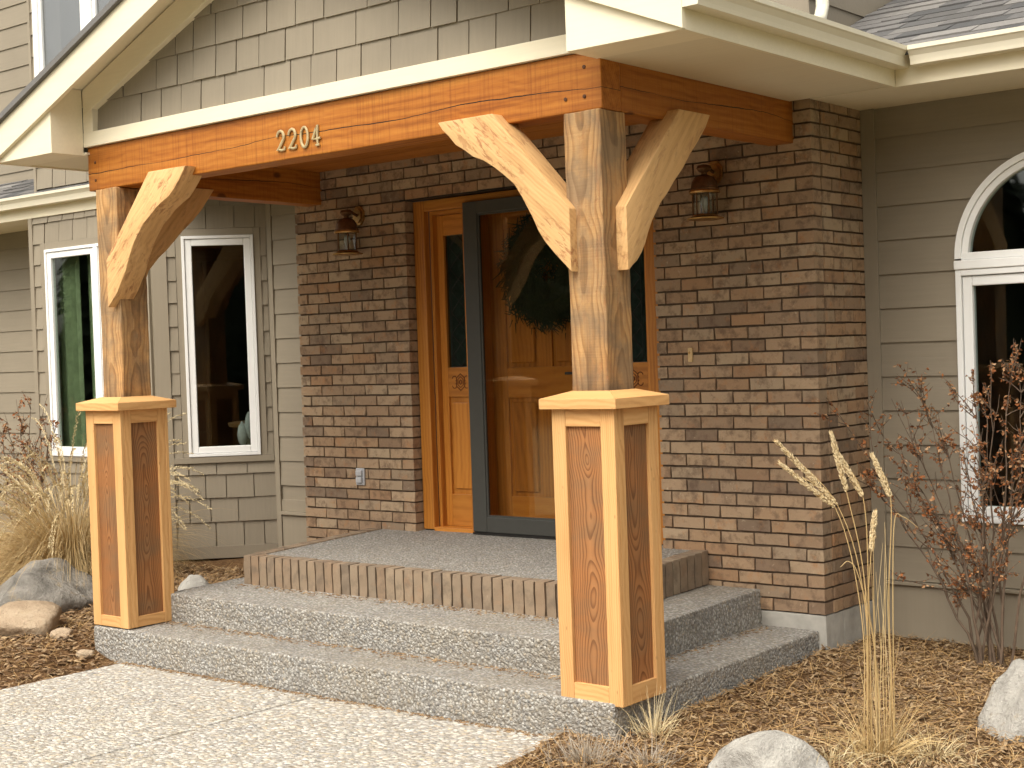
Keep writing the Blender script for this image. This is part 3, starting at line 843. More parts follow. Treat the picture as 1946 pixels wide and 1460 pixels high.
# ================================================================ pedestals, posts, beams, braces
def pedestal(ox, label):
    t = thing('pedestal', (ox - PW/2, PW/2, 0), label, 'pedestal', 'cedar pedestals under the porch posts')
    x0, x1, y0, y1 = ox-PW, ox, 0.0, PW
    zb0 = 0.006 if ox < -1 else -0.012
    MB().box(x0+.03, y0+.03, zb0+.02, x1-.03, y1-.03, HP-.004).build('core', M['dark'], t)
    sw, th, top, bot = .071, .022, .074, .066
    # corner stiles: front/back faces run the full width, side faces butt behind them
    for (ya, yb) in ((y0, y0+th), (y1-th, y1)):
        for (xa, xb) in ((x0, x0+sw), (x1-sw, x1)):
            MB().box(xa, ya, zb0, xb, yb, HP-.001).build('stile', M['cedar_z'], t, bevel=.003, org=True)
        MB().box(x0+sw+.0008, ya+.0006, HP-top, x1-sw-.0008, yb, HP-.001).build('rail', M['cedar_x'], t, bevel=.002, org=True)
        MB().box(x0+sw+.0008, ya+.0006, zb0+.001, x1-sw-.0008, yb, bot).build('rail', M['cedar_x'], t, bevel=.002, org=True)
        yp = ya+.016 if ya == y0 else ya-.006
        MB().box(x0+sw-.006, yp if ya == y0 else y1-.028, bot-.006, x1-sw+.006, (yp+.012) if ya == y0 else y1-.016, HP-top+.006).build('panel', M['panel'], t, org=True)
    for (xa, xb) in ((x0, x0+th), (x1-th, x1)):
        for (ya, yb) in ((y0+th+.0012, y0+sw), (y1-sw, y1-th-.0012)):
            MB().box(xa, ya, zb0, xb, yb, HP-.001).build('stile', M['cedar_z'], t, bevel=.003, org=True)
        MB().box(xa, y0+sw+.0008, HP-top, xb-.0006, y1-sw-.0008, HP-.001).build('rail', M['cedar_y'], t, bevel=.002, org=True)
        MB().box(xa, y0+sw+.0008, zb0+.001, xb-.0006, y1-sw-.0008, bot).build('rail', M['cedar_y'], t, bevel=.002, org=True)
        xp = (x0+.016, x0+.028) if xa == x0 else (x1-.028, x1-.016)
        MB().box(xp[0], y0+sw-.006, bot-.006, xp[1], y1-sw+.006, HP-top+.006).build('panel', M['panel'], t, org=True)
    # cap: four mitred boards with a sloped top
    co, ct, zc = .038, .044, HP
    cx, cy = ox-PW/2, PW/2
    O, I, zi = PW/2+co, .098, HP+.074
    for k in range(4):
        rm = Matrix.Translation((cx, cy, 0)) @ Matrix.Rotation(k*math.pi/2, 4, 'Z')
        m = MB(); m.xf = rm; e = .0006
        m.hexa([(-O+e, -O, zc), (O-e, -O, zc), (I-e, -I, zc), (-I+e, -I, zc)], [(-O+e, -O, zc+ct), (O-e, -O, zc+ct), (I-e, -I, zi), (-I+e, -I, zi)])
        m.build('cap_board', M['cedar_x' if k % 2 == 0 else 'cedar_y'], t, bevel=.0025, org=True)
    return t
pedestal(0.0, 'light cedar panelled pedestal nearest, on the right corner of the steps')
pedestal(-SPAN, 'light cedar panelled pedestal farther off, on the left corner of the steps')

def post(ox, label):
    b = MB().box(PX0+ox, PY0, HP+.04, PX1+ox, PY1, ZB-.001)
    o = b.build('porch_post', M['post'], smooth=True, bevel=.007, seg=2, cuts=14, jitter=.0035, org=True, sharp=60)
    return tag(o, label, 'post', 'reclaimed timber porch posts')
post(0.0, 'weathered square timber post standing on the nearer right pedestal')
post(-SPAN, 'weathered square timber post standing on the farther left pedestal')

def timber(name, mat, x0, y0, z0, x1, y1, z1):
    return MB().box(x0, y0, z0, x1, y1, z1).build(name, M[mat], None, smooth=True, bevel=.006, seg=2, cuts=18, jitter=.0025, sharp=60, org=True)
FB0, FB1 = .121, .266
fbm = tag(timber('porch_beam', 'beam_x', -3.732, FB0, ZB, -.0952, FB1, 2.735), 'long orange-stained front beam carrying the house numbers 2204', 'beam', 'porch beams')
def peg_at(parent, x, z, r=.0085, axis='Y'):
    m = MB().lathe([(r, .004), (r, -.0035), (r*.8, -.0045)], (x, FB0, z), 12, 'Y')
    o = m.build('peg', M['peg'])
    o.parent = parent
    o.matrix_parent_inverse = Matrix.Translation(-parent.location)
    return o
for x, z in ((-3.662, 2.645), (-3.662, 2.543), (-.180, 2.672), (-.283, 2.548), (-.183, 2.548)): peg_at(fbm, x, z)
tag(timber('porch_beam', 'beam_y', -.2423, FB1+.002, ZB+.002, -.0972, YB+.03, 2.72), 'stained side beam running from the near post back to the brick corner', 'beam', 'porch beams')
tag(timber('porch_beam', 'beam_y', -3.71, FB1+.002, ZB+.002, -3.563, YB+.03, 2.72), 'stained side beam running from the far post back to the brick wall', 'beam', 'porch beams')
cl = thing('porch_ceiling', (-1.9, 1.0, 2.7), 'stained wooden board ceiling between the porch beams', 'ceiling')
yy = FB1+.004
while yy < YB-.02:
    MB().box(-3.56, yy, 2.70, -.245, min(yy+.137, YB-.004), 2.718).build('ceiling_board', M['ceil_wood'], cl, org=True)
    yy += .14

BR = [(.455, 2.527), (.775, 2.527), (.745, 2.49), (.71, 2.452), (.67, 2.412), (.625, 2.382), (.57, 2.353), (.51, 2.322), (.45, 2.290), (.395, 2.25), (.345, 2.203), (.305, 2.155), (.272, 2.105), (.245, 2.052), (.218, 1.998), (.185, 1.95), (.13, 1.885), (.045, 1.806), (.045, 2.075), (.25, 2.302)]
BRS = [(.44, 2.530), (.70, 2.530), (.655, 2.470), (.59, 2.398), (.52, 2.330), (.45, 2.268), (.385, 2.204), (.32, 2.143), (.27, 2.105), (.23, 2.064), (.195, 2.022), (.165, 1.973), (.135, 1.926), (.105, 1.881), (.07, 1.848), (.035, 1.822), (.012, 1.808), (.0, 1.806), (.0, 2.075), (.22, 2.302)]
def brace(kind, label):
    m = MB(); r3 = random.Random(len(kind)*7 + ord(kind[0]))
    pts = [(p[0] + r3.uniform(-.004, .004)*(0 < i < 17 and i > 1), p[1] + r3.uniform(-.004, .004)*(1 < i < 17)) for i, p in enumerate(BRS if kind.startswith('side') else BR)]
    if kind == 'front_near':  m.prism([(-.186 - s, z) for s, z in pts], 'XZ', .050, .190); mat = 'brace_l'
    if kind == 'front_far':   m.prism([(-3.541 + s, z) for s, z in pts], 'XZ', .050, .190); mat = 'brace_r'
    if kind == 'side_near':   m.prism([(.1915 + s, z) for s, z in pts], 'YZ', -.172, -.036); mat = 'brace_y'
    if kind == 'side_far':    m.prism([(.1915 + s, z) for s, z in pts], 'YZ', -3.692, -3.552); mat = 'brace_y'
    o = m.build('brace', M[mat], None, smooth=True, bevel=.006, seg=2, org=True, sharp=50)
    return tag(o, label, 'brace', 'curved braces under the porch beams')
brace('front_near', 'pale curved brace with hewn grey marks, joining the near post to the front beam')
brace('front_far', 'pale curved brace joining the far post to the front beam')
brace('side_near', 'curved brace joining the near post to the side beam by the brick corner')
brace('side_far', 'shaded curved brace behind the far post under the left side beam')

# house numbers
def arc(cx, cz, rx, rz, a0, a1, n=10):
    return [(cx + rx*math.cos(R(a0 + (a1-a0)*i/n)), cz + rz*math.sin(R(a0 + (a1-a0)*i/n))) for i in range(n+1)]
STROKES = {
 '2': [arc(.5, .70, .42, .30, 175, -30, 12) + [(.62, .38), (.35, .18), (.08, .04)] + [(.3, .07), (.6, .03), (.98, .05), (1.0, .2)]],
 '0': [arc(.5, .5, .42, .5, 90, 450, 22)],
 '4': [[(.62, .0), (.62, .5), (.66, .98), (.5, .82), (.05, .30), (.5, .31), (1.0, .33)], [(.42, .0), (.85, .0)]],
}
for ch, x, lab in (('2', -2.114, 'brass numeral 2, leftmost of the four house numbers'), ('2', -2.028, 'brass numeral 2, second of the four house numbers'),
                   ('0', -1.938, 'brass numeral 0, third of the four house numbers'), ('4', -1.852, 'brass numeral 4, last of the four house numbers')):
    m = MB(); W_, H_ = .060, .100
    for st in STROKES[ch]:
        pts = [Vector((x + p[0]*W_, FB0-.007, 2.531 + p[1]*H_)) for p in st]
        n = len(pts); m.tube(pts, [.0062 + .0022*math.sin(3.1*i/(n-1)) for i in range(n)], 8)
    for v in m.v: v.y = FB0-.007 + (v.y-(FB0-.007))*.75
    tag(m.build('house_number', M['digit'], smooth=True), lab, 'house number', 'house numbers on the front beam')

# ================================================================ gable, rakes, eaves
XC = (-3.732 - .0952)/2
PITCH = .4150
EX = .475                              # right eave edge
EXL = 2*XC - EX
YG = -.115                             # front of the eave boxes
def rakez(x): return ZS - .005 + (EX - abs(x - XC) - XC)*PITCH      # underside line of barge boards
gw = thing('gable_wall', (XC, .14, 2.74), 'taupe shingled gable above the front beam with cream frieze boards', 'gable')
def gz(x, off): return 2.952 + off + (1.7215 - abs(x - XC))*.4125
MB().prism([(-3.73, 2.736), (-.098, 2.736), (-.098, gz(-.098, .1)), (XC, gz(XC, .1)), (-3.73, gz(-3.73, .1))], 'XZ', .152, .20).build('backing', M['taupe_trim'], gw)
MB().box(-3.735, .098, 2.737, -.0955, .150, 2.819).build('frieze_board', M['cream'], gw, bevel=.002)
MB().prism([(-3.735, 2.8195), (-3.645, 2.8195), (-3.645, gz(-3.645, 0)), (-3.735, gz(-3.735, .0))], 'XZ', .1, .150).build('frieze_board', M['cream'], gw, bevel=.002)
MB().prism([(-.0955, 2.8195), (-.185, 2.8195), (-.185, gz(-.185, 0)), (-.0955, gz(-.0955, .0))], 'XZ', .1, .150).build('frieze_board', M['cream'], gw, bevel=.002)
for sgn in (-1, 1):
    xo = XC + sgn*1.818
    MB().prism([(XC, gz(XC, 0)), (xo, gz(xo, 0)), (xo, gz(xo, .15)), (XC, gz(XC, .15))], 'XZ', .0985, .1515).build('rake_frieze', M['cream'], gw, bevel=.002)
# unit wedge: x 0..1, z 0..1, proud at the bottom (y -1), thin at the top
def wedge(mat, top=.35):
    return newmesh('shingle', [(0,-1,0),(1,-1,0),(1,0,0),(0,0,0),(0,-top,1),(1,-top,1),(1,0,1),(0,0,1)], [(0,3,2,1),(4,5,6,7),(0,1,5,4),(1,2,6,5),(2,3,7,6),(3,0,4,7)], mat)
W_SH = wedge(M['taupe_z']); W_SH.name = 'shingle'
W_LAP = wedge(M['taupe_x'], .25); W_LAP.name = 'siding_board'
def shingles(parent, fr, s0, s1, z0, z1, y, rs, seams=None, wmin=.13, wmax=.30, proud=.017):
    """one course of shingles from s0 to s1 (frame fr maps (s,y,z) to world)"""
    xs = [s0]
    if seams is None:
        while True:
            w = rs.choice((.15, .17, .2, .2, .3, .165, .19)) * rs.uniform(.9, 1.1)
            w = max(wmin, min(wmax, w))
            if xs[-1] + w > s1 - .09: break
            xs.append(xs[-1] + w)
    else: xs += [s for s in seams if s0 + .01 < s < s1 - .01]
    xs.append(s1)
    for a, c in zip(xs, xs[1:]):
        g0 = .0035
        mw = fr @ Matrix.Translation((a + (g0 if a > s0 else 0), y, z0 + rs.uniform(-.0015, .0015))) @ Matrix.Diagonal((c-a-g0-(g0 if c < s1 else 0), proud*rs.uniform(.85, 1.15), z1-z0+.012, 1))
        link('shingle', W_SH, parent, mw)
I4 = Matrix()
rs = random.Random(3)
zrow = [2.8195, 2.986, 3.151, 3.316, 3.481, 3.646]
seamsA = [-3.2389, -3.0633, -2.8902, -2.7216, -2.5284, -2.2182, -2.0196, -1.8696, -1.6864, -1.5188, -1.3212, -1.021, -.8316, -.671, -.4733]
for k in range(5):
    z0, z1 = zrow[k], zrow[k+1]
    hw = 1.7215 - max(0.0, (z0 - 2.952))/.4125 + .05
    xa, xb = max(-3.646, XC-hw), min(-.184, XC+hw)
    if k == 0: shingles(gw, I4, xa, xb, z0, z1, .1505, rs, seamsA)
    else: shingles(gw, I4, xa, xb, z0, z1, .1505 if k % 1 == 0 else .15, rs)

# porch roof: two slopes, barge boards, eave boxes, soffits, fascias
pr = thing('porch_canopy', (XC, 1.2, 2.75), 'dark shingled porch roof behind cream barge boards and eave boxes', 'roof')
VT = .176                              # vertical depth of barge
for sgn in (-1, 1):
    xo = XC + sgn*(EX - XC + .004)
    xs = XC + sgn*(EX - XC + .03)
    MB().prism([(XC, rakez(XC)), (xo, rakez(xo)), (xo, rakez(xo)+VT), (XC, rakez(XC)+VT)], 'XZ', YG-.026, YG-.001).build('barge_board', M['cream'], pr, bevel=.002)
    MB().prism([(XC, rakez(XC)+VT+.002), (xs, rakez(xs)+VT+.002), (xs, rakez(xs)+VT+.036), (XC, rakez(XC)+VT+.036)], 'XZ', YG-.052, 3.4).build('roof_slope', M['roof'], pr)
    MB().prism([(XC, rakez(XC)+VT-.03), (xo, rakez(xo)+VT-.03), (xo, rakez(xo)+VT-.012), (XC, rakez(XC)+VT-.012)], 'XZ', YG+.0, .22).build('rake_soffit', M['cream_panel'], pr)
    xin = -.0953 if sgn > 0 else -3.7352
    xe = XC + sgn*(EX - XC - .001)
    MB().prism([(xin, ZS-.005), (xe, ZS-.005), (xe, ZS+.13), (xin, rakez(xin)+VT-.036)], 'XZ', YG, .0975).build('eave_box', M['cream'], pr, bevel=.002)
    # long soffit and fascia down the side
    if sgn > 0:
        MB().box(-.0945, .0985, ZS, EX-.021, 1.756, ZS+.012).build('soffit', M['cream_panel'], pr)
        MB().box(EX-.02, YG+.001, ZS-.008, EX, 1.757, 2.862).build('fascia', M['cream'], pr, bevel=.002)
    else:
        MB().box(EXL+.021, .0985, ZS, -3.7125, 1.73, ZS+.012).build('soffit', M['cream_panel'], pr)
        MB().box(EXL, YG+.001, ZS-.008, EXL+.02, 1.60, 2.862).build('fascia', M['cream'], pr, bevel=.002)

GP = [(0, 0), (.072, 0), (.076, .016), (.084, .040), (.100, .060), (.108, .066), (.110, .086), (.098, .088), (.096, .072), (.062, .040), (.062, .012), (.008, .012), (.008, .088), (0, .088)]
ZG = 2.768
gt = thing('gutter', (.53, .8, ZG), 'cream metal gutter along the right porch eave', 'gutter', 'roof gutters')
MB().prism([(EX+.0005+d, ZG+z) for d, z in GP], 'XZ', YG-.02, 1.7565).build('trough', M['gutter'], gt)
MB().prism([(EX+.0005, ZG), (EX+.073, ZG), (EX+.085, ZG+.042), (EX+.111, ZG+.068), (EX+.111, ZG+.089), (EX+.0005, ZG+.089)], 'XZ', YG-.023, YG-.0205).build('end_cap', M['gutter'], gt)
gt2 = thing('gutter', (1.5, 1.70, ZG), 'cream metal gutter above the arched window wall', 'gutter', 'roof gutters')
MB().prism([(1.757-.0005-d, ZG+z) for d, z in GP], 'YZ', EX+.112, 3.6).build('trough', M['gutter'], gt2)
gt3 = thing('gutter', (-6.5, 1.68, ZG), 'cream metal gutter above the bay window at the left', 'gutter', 'roof gutters')
YE = 1.735
MB().prism([(YE-.0005-d, ZG-.012+z) for d, z in GP], 'YZ', -10.2, EXL-.002).build('trough', M['gutter'], gt3)

# main eaves left and right of the porch
re_ = thing('main_eave', (1.6, 2.0, ZS), 'cream boxed eave over the arched window at the right', 'eave', 'boxed roof eaves')
MB().box(EX+.0, 1.7575, ZS-.008, 3.6, 1.777, 2.862).build('fascia', M['cream'], re_, bevel=.002)
MB().box(-.095+.105, 1.7775, ZS+.001, 3.6, YW+.02, ZS+.013).build('soffit', M['cream_panel'], re_)
le_ = thing('main_eave', (-7, 1.9, ZS), 'cream boxed eave over the bay window at the left', 'eave', 'boxed roof eaves')
MB().box(-10.2, YE, 2.672, EXL+.3, YE+.02, 2.85).build('fascia', M['cream'], le_, bevel=.002)
MB().box(-10.2, YE+.0205, 2.684, -6.88, YW+.02, 2.696).build('soffit', M['cream_panel'], le_)
MB().box(-4.75, YE+.0205, 2.684, XBL, YW+.02, 2.696).build('soffit', M['cream_panel'], le_)

# asphalt shingles, each tab a piece of its own
SHM = newmesh('roof_shingle', [(0,0,0),(1,0,0),(1,1,0),(0,1,0),(0,0,1),(1,0,1),(1,1,.35),(0,1,.35)], [(0,3,2,1),(4,5,6,7),(0,1,5,4),(1,2,6,5),(2,3,7,6),(3,0,4,7)], M['roof'])
def roof(label, x0, x1, y0, z0, rows, pitch, name_loc, seed):
    t = thing('shingle_roof', name_loc, label, 'roof', 'asphalt shingle roofs')
    L = math.hypot(1, pitch); ang = math.atan(pitch)
    fr = Matrix.Translation((0, y0, z0)) @ Matrix.Rotation(ang, 4, 'X')
    ex = .135
    m = MB(); m.xf = fr; m.box(x0, 0, -.03, x1, rows*ex, -.001); m.build('deck', M['roof'], t)
    rr = random.Random(seed)
    for k in range(rows):
        x = x0 - rr.uniform(0, .2)
        while x < x1:
            w = rr.choice((.10, .16, .22, .3)) * rr.uniform(.85, 1.15)
            a, c = max(x, x0), min(x+w, x1)
            if c - a > .02:
                th = rr.choice((.006, .011))
                link('roof_shingle', SHM, t, fr @ Matrix.Translation((a, k*ex, 0)) @ Matrix.Diagonal((c-a-.002, ex*1.0, th, 1)))
            x += w
    return t
roof('grey asphalt shingle roof above the right gutter', -.10, 3.6, 1.66, 2.842, 12, PITCH, (1.6, 2.3, 2.9), 1)
roof('grey asphalt shingle roof above the bay window gutter', -9.8, -4.3, 1.66, 2.83, 6, PITCH, (-7, 2, 2.9), 2)

# upper wall beside the right roof
uw = thing('upper_wall', (-.2, 3.0, 3.2), 'taupe lap-sided upper storey wall above the porch roof', 'wall')
MB().box(-.6, 2.05, 2.72, -.115, 5.0, 5.4).build('backing', M['taupe_trim'], uw)
FRX = Matrix.Rotation(R(90), 4, 'Z')
for k in range(13):
    mw = Matrix.Translation((-.114, 2.02, 2.9 + .18*k)) @ FRX @ Matrix.Diagonal((3.0, .014, .19, 1))
    link('siding_board', W_LAP, uw, mw)
b = MB().tube([(-.02, 2.0, 3.9), (-.02, 2.0, 3.20), (.0, 1.93, 3.12), (.06, 1.74, 3.06), (.08, 1.66, 3.03)], .034, 12)
tag(b.build('downspout', M['gutter'], smooth=True), 'cream downspout elbow emptying onto the porch roof', 'downspout')

# ================================================================ windows
def vinyl_window(label, fr, s0, s1, z0, z1, group, glass='glass', fw=.022, sw=.048):
    """casement in the frame fr (s along the face, y outwards negative, z up)"""
    c = fr @ Vector(((s0+s1)/2, 0, z0))
    t = thing('window', c, label, 'window', group)
    m = MB(); m.xf = fr; rect_frame(m, s0, z0, s1, z1, fw, -.032, .03); m.build('frame', M['vinyl'], t, bevel=.003)
    m = MB(); m.xf = fr; rect_frame(m, s0+fw+.002, z0+fw+.002, s1-fw-.002, z1-fw-.002, sw, -.022, .02); sash = m.build('sash', M['vinyl'], t, bevel=.005)
    m = MB(); m.xf = fr; m.box(s0+fw+sw-.003, -.004, z0+fw+sw-.003, s1-fw-sw+.003, .002, z1-fw-sw+.003); m.build('pane', M[glass], sash)
    return t

def holes_backing(parent, fr, s0, s1, z0, z1, holes, mat, y0=.0, y1=.08):
    """wall slab with rectangular holes, as butted boxes"""
    m = MB(); m.xf = fr
    xs = sorted({s0, s1, *[h[0] for h in holes], *[h[1] for h in holes]})
    for a, c in zip(xs, xs[1:]):
        z = z0
        for h in sorted([h for h in holes if h[0] <= a and h[1] >= c], key=lambda h: h[2]):
            if h[2] > z: m.box(a, y0, z, c, y1, h[2])
            z = h[3]
        if z < z1: m.box(a, y0, z, c, y1, z1)
    return m.build('backing', mat, parent)

def face_frame(ox, oy, ang): return Matrix.Translation((ox, oy, 0)) @ Matrix.Rotation(ang, 4, 'Z')
LAPS = [2.357 - .1797*k for k in range(14)]
def laps(parent, fr, s0, s1, zs, y=-.0005, proud=.014, cut=None):
    for z in zs:
        mw = fr @ Matrix.Translation((s0, y, z)) @ Matrix.Diagonal((s1-s0, proud, .1797+.012, 1))
        link('siding_board', W_LAP, parent, mw)

# --- bay window at the left
bay = thing('bay_wall', (-6.0, 1.76, 0.0), 'taupe shingled bay wall holding the tall casement windows', 'wall')
FA = face_frame(-6.871, 1.758, 0)
FBf = face_frame(-5.349, 1.758, R(45))
FC = face_frame(-6.871 - .594, 2.352, R(-45))
ZW0, ZW1 = .789, 2.410
def trimbox(parent, fr, s0, s1, z0, z1, t=.02, name='trim_board', mat='taupe_trim', y0=.0):
    m = MB(); m.xf = fr; m.box(s0, y0-t, z0, s1, y0-.0008, z1)
    return m.build(name, M[mat], parent, bevel=.002)
# front face
holes_backing(bay, FA, 0, 1.522, .03, 2.70, [(.216, .886, ZW0, ZW1), (.886, 1.460, ZW0, ZW1)], M['taupe_trim'])
trimbox(bay, FA, .0, .052, .036, 2.672, .024); trimbox(bay, FA, 1.488, 1.515, .036, 2.672, .024)
trimbox(bay, FA, .148, .216, .787, 2.462); trimbox(bay, FA, 1.460, 1.466, .787, 2.462)
trimbox(bay, FA, .0525, 1.4875, .745, .786, .026); trimbox(bay, FA, .217, 1.459, 2.411, 2.462, .019); trimbox(bay, FA, .0525, 1.4875, .036, .126, .024)
rs2 = random.Random(8)
for z0, z1 in ((.127, .304), (.304, .482), (.482, .656), (.656, .744)): shingles(bay, FA, .0525, 1.4875, z0, z1, -.001, rs2, wmin=.12)
for z0, z1 in ((2.463, 2.625), (2.625, 2.671)): shingles(bay, FA, .0525, 1.4875, z0, z1, -.001, rs2)
zz = .787
for z1 in (.93, 1.10, 1.275, 1.45, 1.62, 1.79, 1.96, 2.13, 2.30, 2.462):
    shingles(bay, FA, .0525, .1475, zz, z1, -.001, rs2, []); shingles(bay, FA, 1.4665, 1.4875, zz, z1, -.001, rs2, []); zz = z1
# angled face
holes_backing(bay, FBf, 0.0, .87, .03, 2.70, [(.226, .748, ZW0, ZW1)], M['taupe_trim'])
trimbox(bay, FBf, .01, .116, .036, 2.672, .024); trimbox(bay, FBf, .845, .895, .036, 2.684, .024)
trimbox(bay, FBf, .184, .2255, .787, 2.462); trimbox(bay, FBf, .7485, .797, .787, 2.462)
trimbox(bay, FBf, .1165, .8445, .741, .786, .028); trimbox(bay, FBf, .226, .748, 2.411, 2.462, .019); trimbox(bay, FBf, .1165, .8445, .036, .126, .024)
for z0, z1, sm in ((.127, .304, [.402, .603, .752]), (.304, .482, [.217, .367, .567]), (.482, .656, [.138, .336, .486, .687]), (.656, .740, [.221, .42, .642])):
    shingles(bay, FBf, .1165, .8445, z0, z1, -.001, rs2, sm)
for z0, z1, sm in ((2.463, 2.625, [.26, .41, .614, .765]), (2.625, 2.684, [.20, .36, .518, .725])): shingles(bay, FBf, .1165, .8445, z0, z1, -.001, rs2, sm)
zz = .787
for z1 in (.90, 1.075, 1.25, 1.41, 1.575, 1.75, 1.925, 2.085, 2.262, 2.462):
    shingles(bay, FBf, .1165, .1835, zz, z1, -.001, rs2, []); zz = z1
zz = .787
for z1 in (.96, 1.14, 1.32, 1.52, 1.70, 1.89, 2.07, 2.255, 2.462):
    shingles(bay, FBf, .7975, .8445, zz, z1, -.001, rs2, []); zz = z1
# hidden angled face on the far side
holes_backing(bay, FC, 0.0, .82, .03, 2.70, [(.15, .69, ZW0, ZW1)], M['taupe_trim'])
vinyl_window('tall white casement with green curtains in the front of the bay', FA, .216, .884, ZW0, ZW1, 'bay windows')
vinyl_window('tall white casement mostly hidden behind the far post', FA, .888, 1.460, ZW0, ZW1, 'bay windows')
vinyl_window('tall white casement in the angled bay face beside the brick', FBf, .226, .748, ZW0, ZW1, 'bay windows')
vinyl_window('tall white casement in the bay face turned away', FC, .15, .69, ZW0, ZW1, 'bay windows')

# --- lap-sided walls on the main wall line
def fr_main(x): return face_frame(x, YW, 0)
lw = thing('siding_wall', (-8, YW, 0), 'taupe lap-sided wall left of the bay window', 'wall')
holes_backing(lw, fr_main(-10), 0, 2.6, -.05, 2.72, [], M['taupe_trim'])
laps(lw, fr_main(-10), 0, 2.55, [z for z in LAPS if z > .1])
laps(lw, fr_main(-10), 0, 2.55, [LAPS[0]+.1797])
sw_ = thing('siding_wall', (-4.3, YW, 0), 'narrow taupe lap-sided strip between bay and brick', 'wall')
holes_backing(sw_, fr_main(-4.78), 0, .98, -.05, 2.72, [], M['taupe_trim'])
trimbox(sw_, fr_main(-4.72), .0, .045, -.02, 2.683, .022)
laps(sw_, fr_main(-4.674), 0, .87, [LAPS[0]+.1797] + [z for z in LAPS if z > .45])
trimbox(sw_, fr_main(-4.674), 0, .87, .345, .368, .034, 'drip_ledge'); trimbox(sw_, fr_main(-4.674), 0, .87, .369, .455, .012); trimbox(sw_, fr_main(-4.674), 0, .87, -.02, .344, .012)
rw = thing('siding_wall', (.8, YW, 0), 'shaded taupe lap-sided wall around the arched window', 'wall')
WX0, WX1, WZ0, WZS, WR = .515, 1.575, .527, 1.868, .53
holes_backing(rw, fr_main(0), XBR+.001, 3.6, -.10, 2.72, [(WX0, WX1, WZ0, WZS+WR)], M['taupe_trim'], .0, .09)
trimbox(rw, fr_main(0), XBR+.0015, .088, -.104, ZS, .022)
def arch_x(z):
    if z <= WZS: return WX0
    d = z - WZS
    return WX0 + WR - math.sqrt(max(0.0, WR*WR - d*d)) if d < WR else None
def lap_poly(parent, z0, z1, xa, left):
    """one siding board that stops at the window (and its arch)"""
    n = 8; pts = []
    top = z1 + .012
    for i in range(n+1):
        z = z0 + (top - z0)*i/n
        ax = arch_x(z) if z > WZ0 else None
        if ax is None: ax = WX0 + WR
        pts.append((ax - .004, z))
    if left: poly = [(xa, z0)] + pts + [(xa, top)]
    else: poly = [(xa, z0)] + [(2*(WX0+WR) - p[0], p[1]) for p in pts] + [(xa, top)]
    m = MB(); nn = len(poly)
    yv = lambda z: -.0145 + .0105*(z - z0)/(top - z0)
    vs = [(p[0], YW + yv(p[1]), p[1]) for p in poly] + [(p[0], YW-.0005, p[1]) for p in poly]
    fs = [tuple(range(nn)), tuple(range(2*nn-1, nn-1, -1))] + [(i, i+nn, (i+1) % nn + nn, (i+1) % nn) for i in range(nn)]
    m.add(vs, fs)
    me = newmesh('siding_board', m.v, m.f, M['taupe_x'])
    bm = bmesh.new(); bm.from_mesh(me); bmesh.ops.recalc_face_normals(bm, faces=bm.faces); bm.to_mesh(me); bm.free()
    return link('siding_board', me, rw)
for k, z in enumerate([LAPS[0]+.1797] + LAPS):
    if z < .19: break
    z1 = min(z + .1797, ZS-.02)
    if z < WZ0 - .17 or z > WZS + WR:
        link('siding_board', W_LAP, rw, Matrix.Translation((.0885, YW-.0005, z)) @ Matrix.Diagonal((3.5, .014, z1-z+.012, 1)))
    else:
        lap_poly(rw, z, z1, .0885, True); lap_poly(rw, z, z1, 3.55, False)
trimbox(rw, fr_main(0), .0885, 3.55, .178, .196, .034, 'drip_ledge'); trimbox(rw, fr_main(0), .0885, 3.55, -.106, .177, .012)
MB().box(XBR+.01, YW+.01, -.30, 3.6, YW+.1, -.104).build('footing', M['dark'], rw)  # near-black colour stands in for the shaded gap below the siding

# arched window
aw = thing('arched_window', (1.045, YW, WZ0), 'large white window with a half-round top at the right edge', 'window')
def arc_band(ri, ro, y0, y1, name, mat, n=40):
    m = MB(); cx, cz = WX0+WR, WZS+.004
    vs, fs = [], []
    for i in range(n+1):
        a = math.pi*(1 - i/n)
        for r in (ri, ro):
            for y in (y0, y1): vs.append((cx + r*math.cos(a), y, cz + r*math.sin(a)))
    for i in range(n):
        q = i*4; p = q+4
        fs += [(q, p, p+2, q+2), (q+1, q+3, p+3, p+1), (q+2, p+2, p+3, q+3), (q, q+1, p+1, p)]
    fs += [(0, 2, 3, 1), (n*4, n*4+1, n*4+3, n*4+2)]
    m.add(vs, fs)
    return m.build(name, M[mat], aw, smooth=True, sharp=40)
Y0 = YW
arc_band(WR-.032, WR-.001, Y0-.040, Y0+.05, 'arch_frame', 'vinyl')
arc_band(WR-.066, WR-.034, Y0-.026, Y0+.03, 'arch_sash', 'vinyl')
m = MB(); cx_, cz_ = WX0+WR, WZS+.004
pts = [(cx_ + (WR-.064)*math.cos(math.pi*i/36), cz_ + (WR-.064)*math.sin(math.pi*i/36)) for i in range(37)]
m.prism([(p[0], max(p[1], cz_+.03)) for p in pts], 'XZ', Y0+.002, Y0+.007); m.build('arch_pane', M['glass'], aw)
b = MB().box(WX0-.004, Y0-.044, WZS-.052, WX1+.004, Y0+.04, WZS-.004); b.build('transom_bar', M['vinyl'], aw, bevel=.008, seg=3)
MB().box(WX0+.03, Y0-.028, WZS-.003, WX1-.03, Y0+.03, WZS+.034).build('arch_sill', M['vinyl'], aw, bevel=.004)
b = MB(); rect_frame(b, WX0, WZ0, WX1, WZS-.053, .030, Y0-.036, Y0+.05); b.build('frame', M['vinyl'], aw, bevel=.004)
b = MB(); rect_frame(b, WX0+.033, WZ0+.033, WX1-.033, WZS-.086, .050, Y0-.024, Y0+.03); b.build('sash', M['vinyl'], aw, bevel=.006)
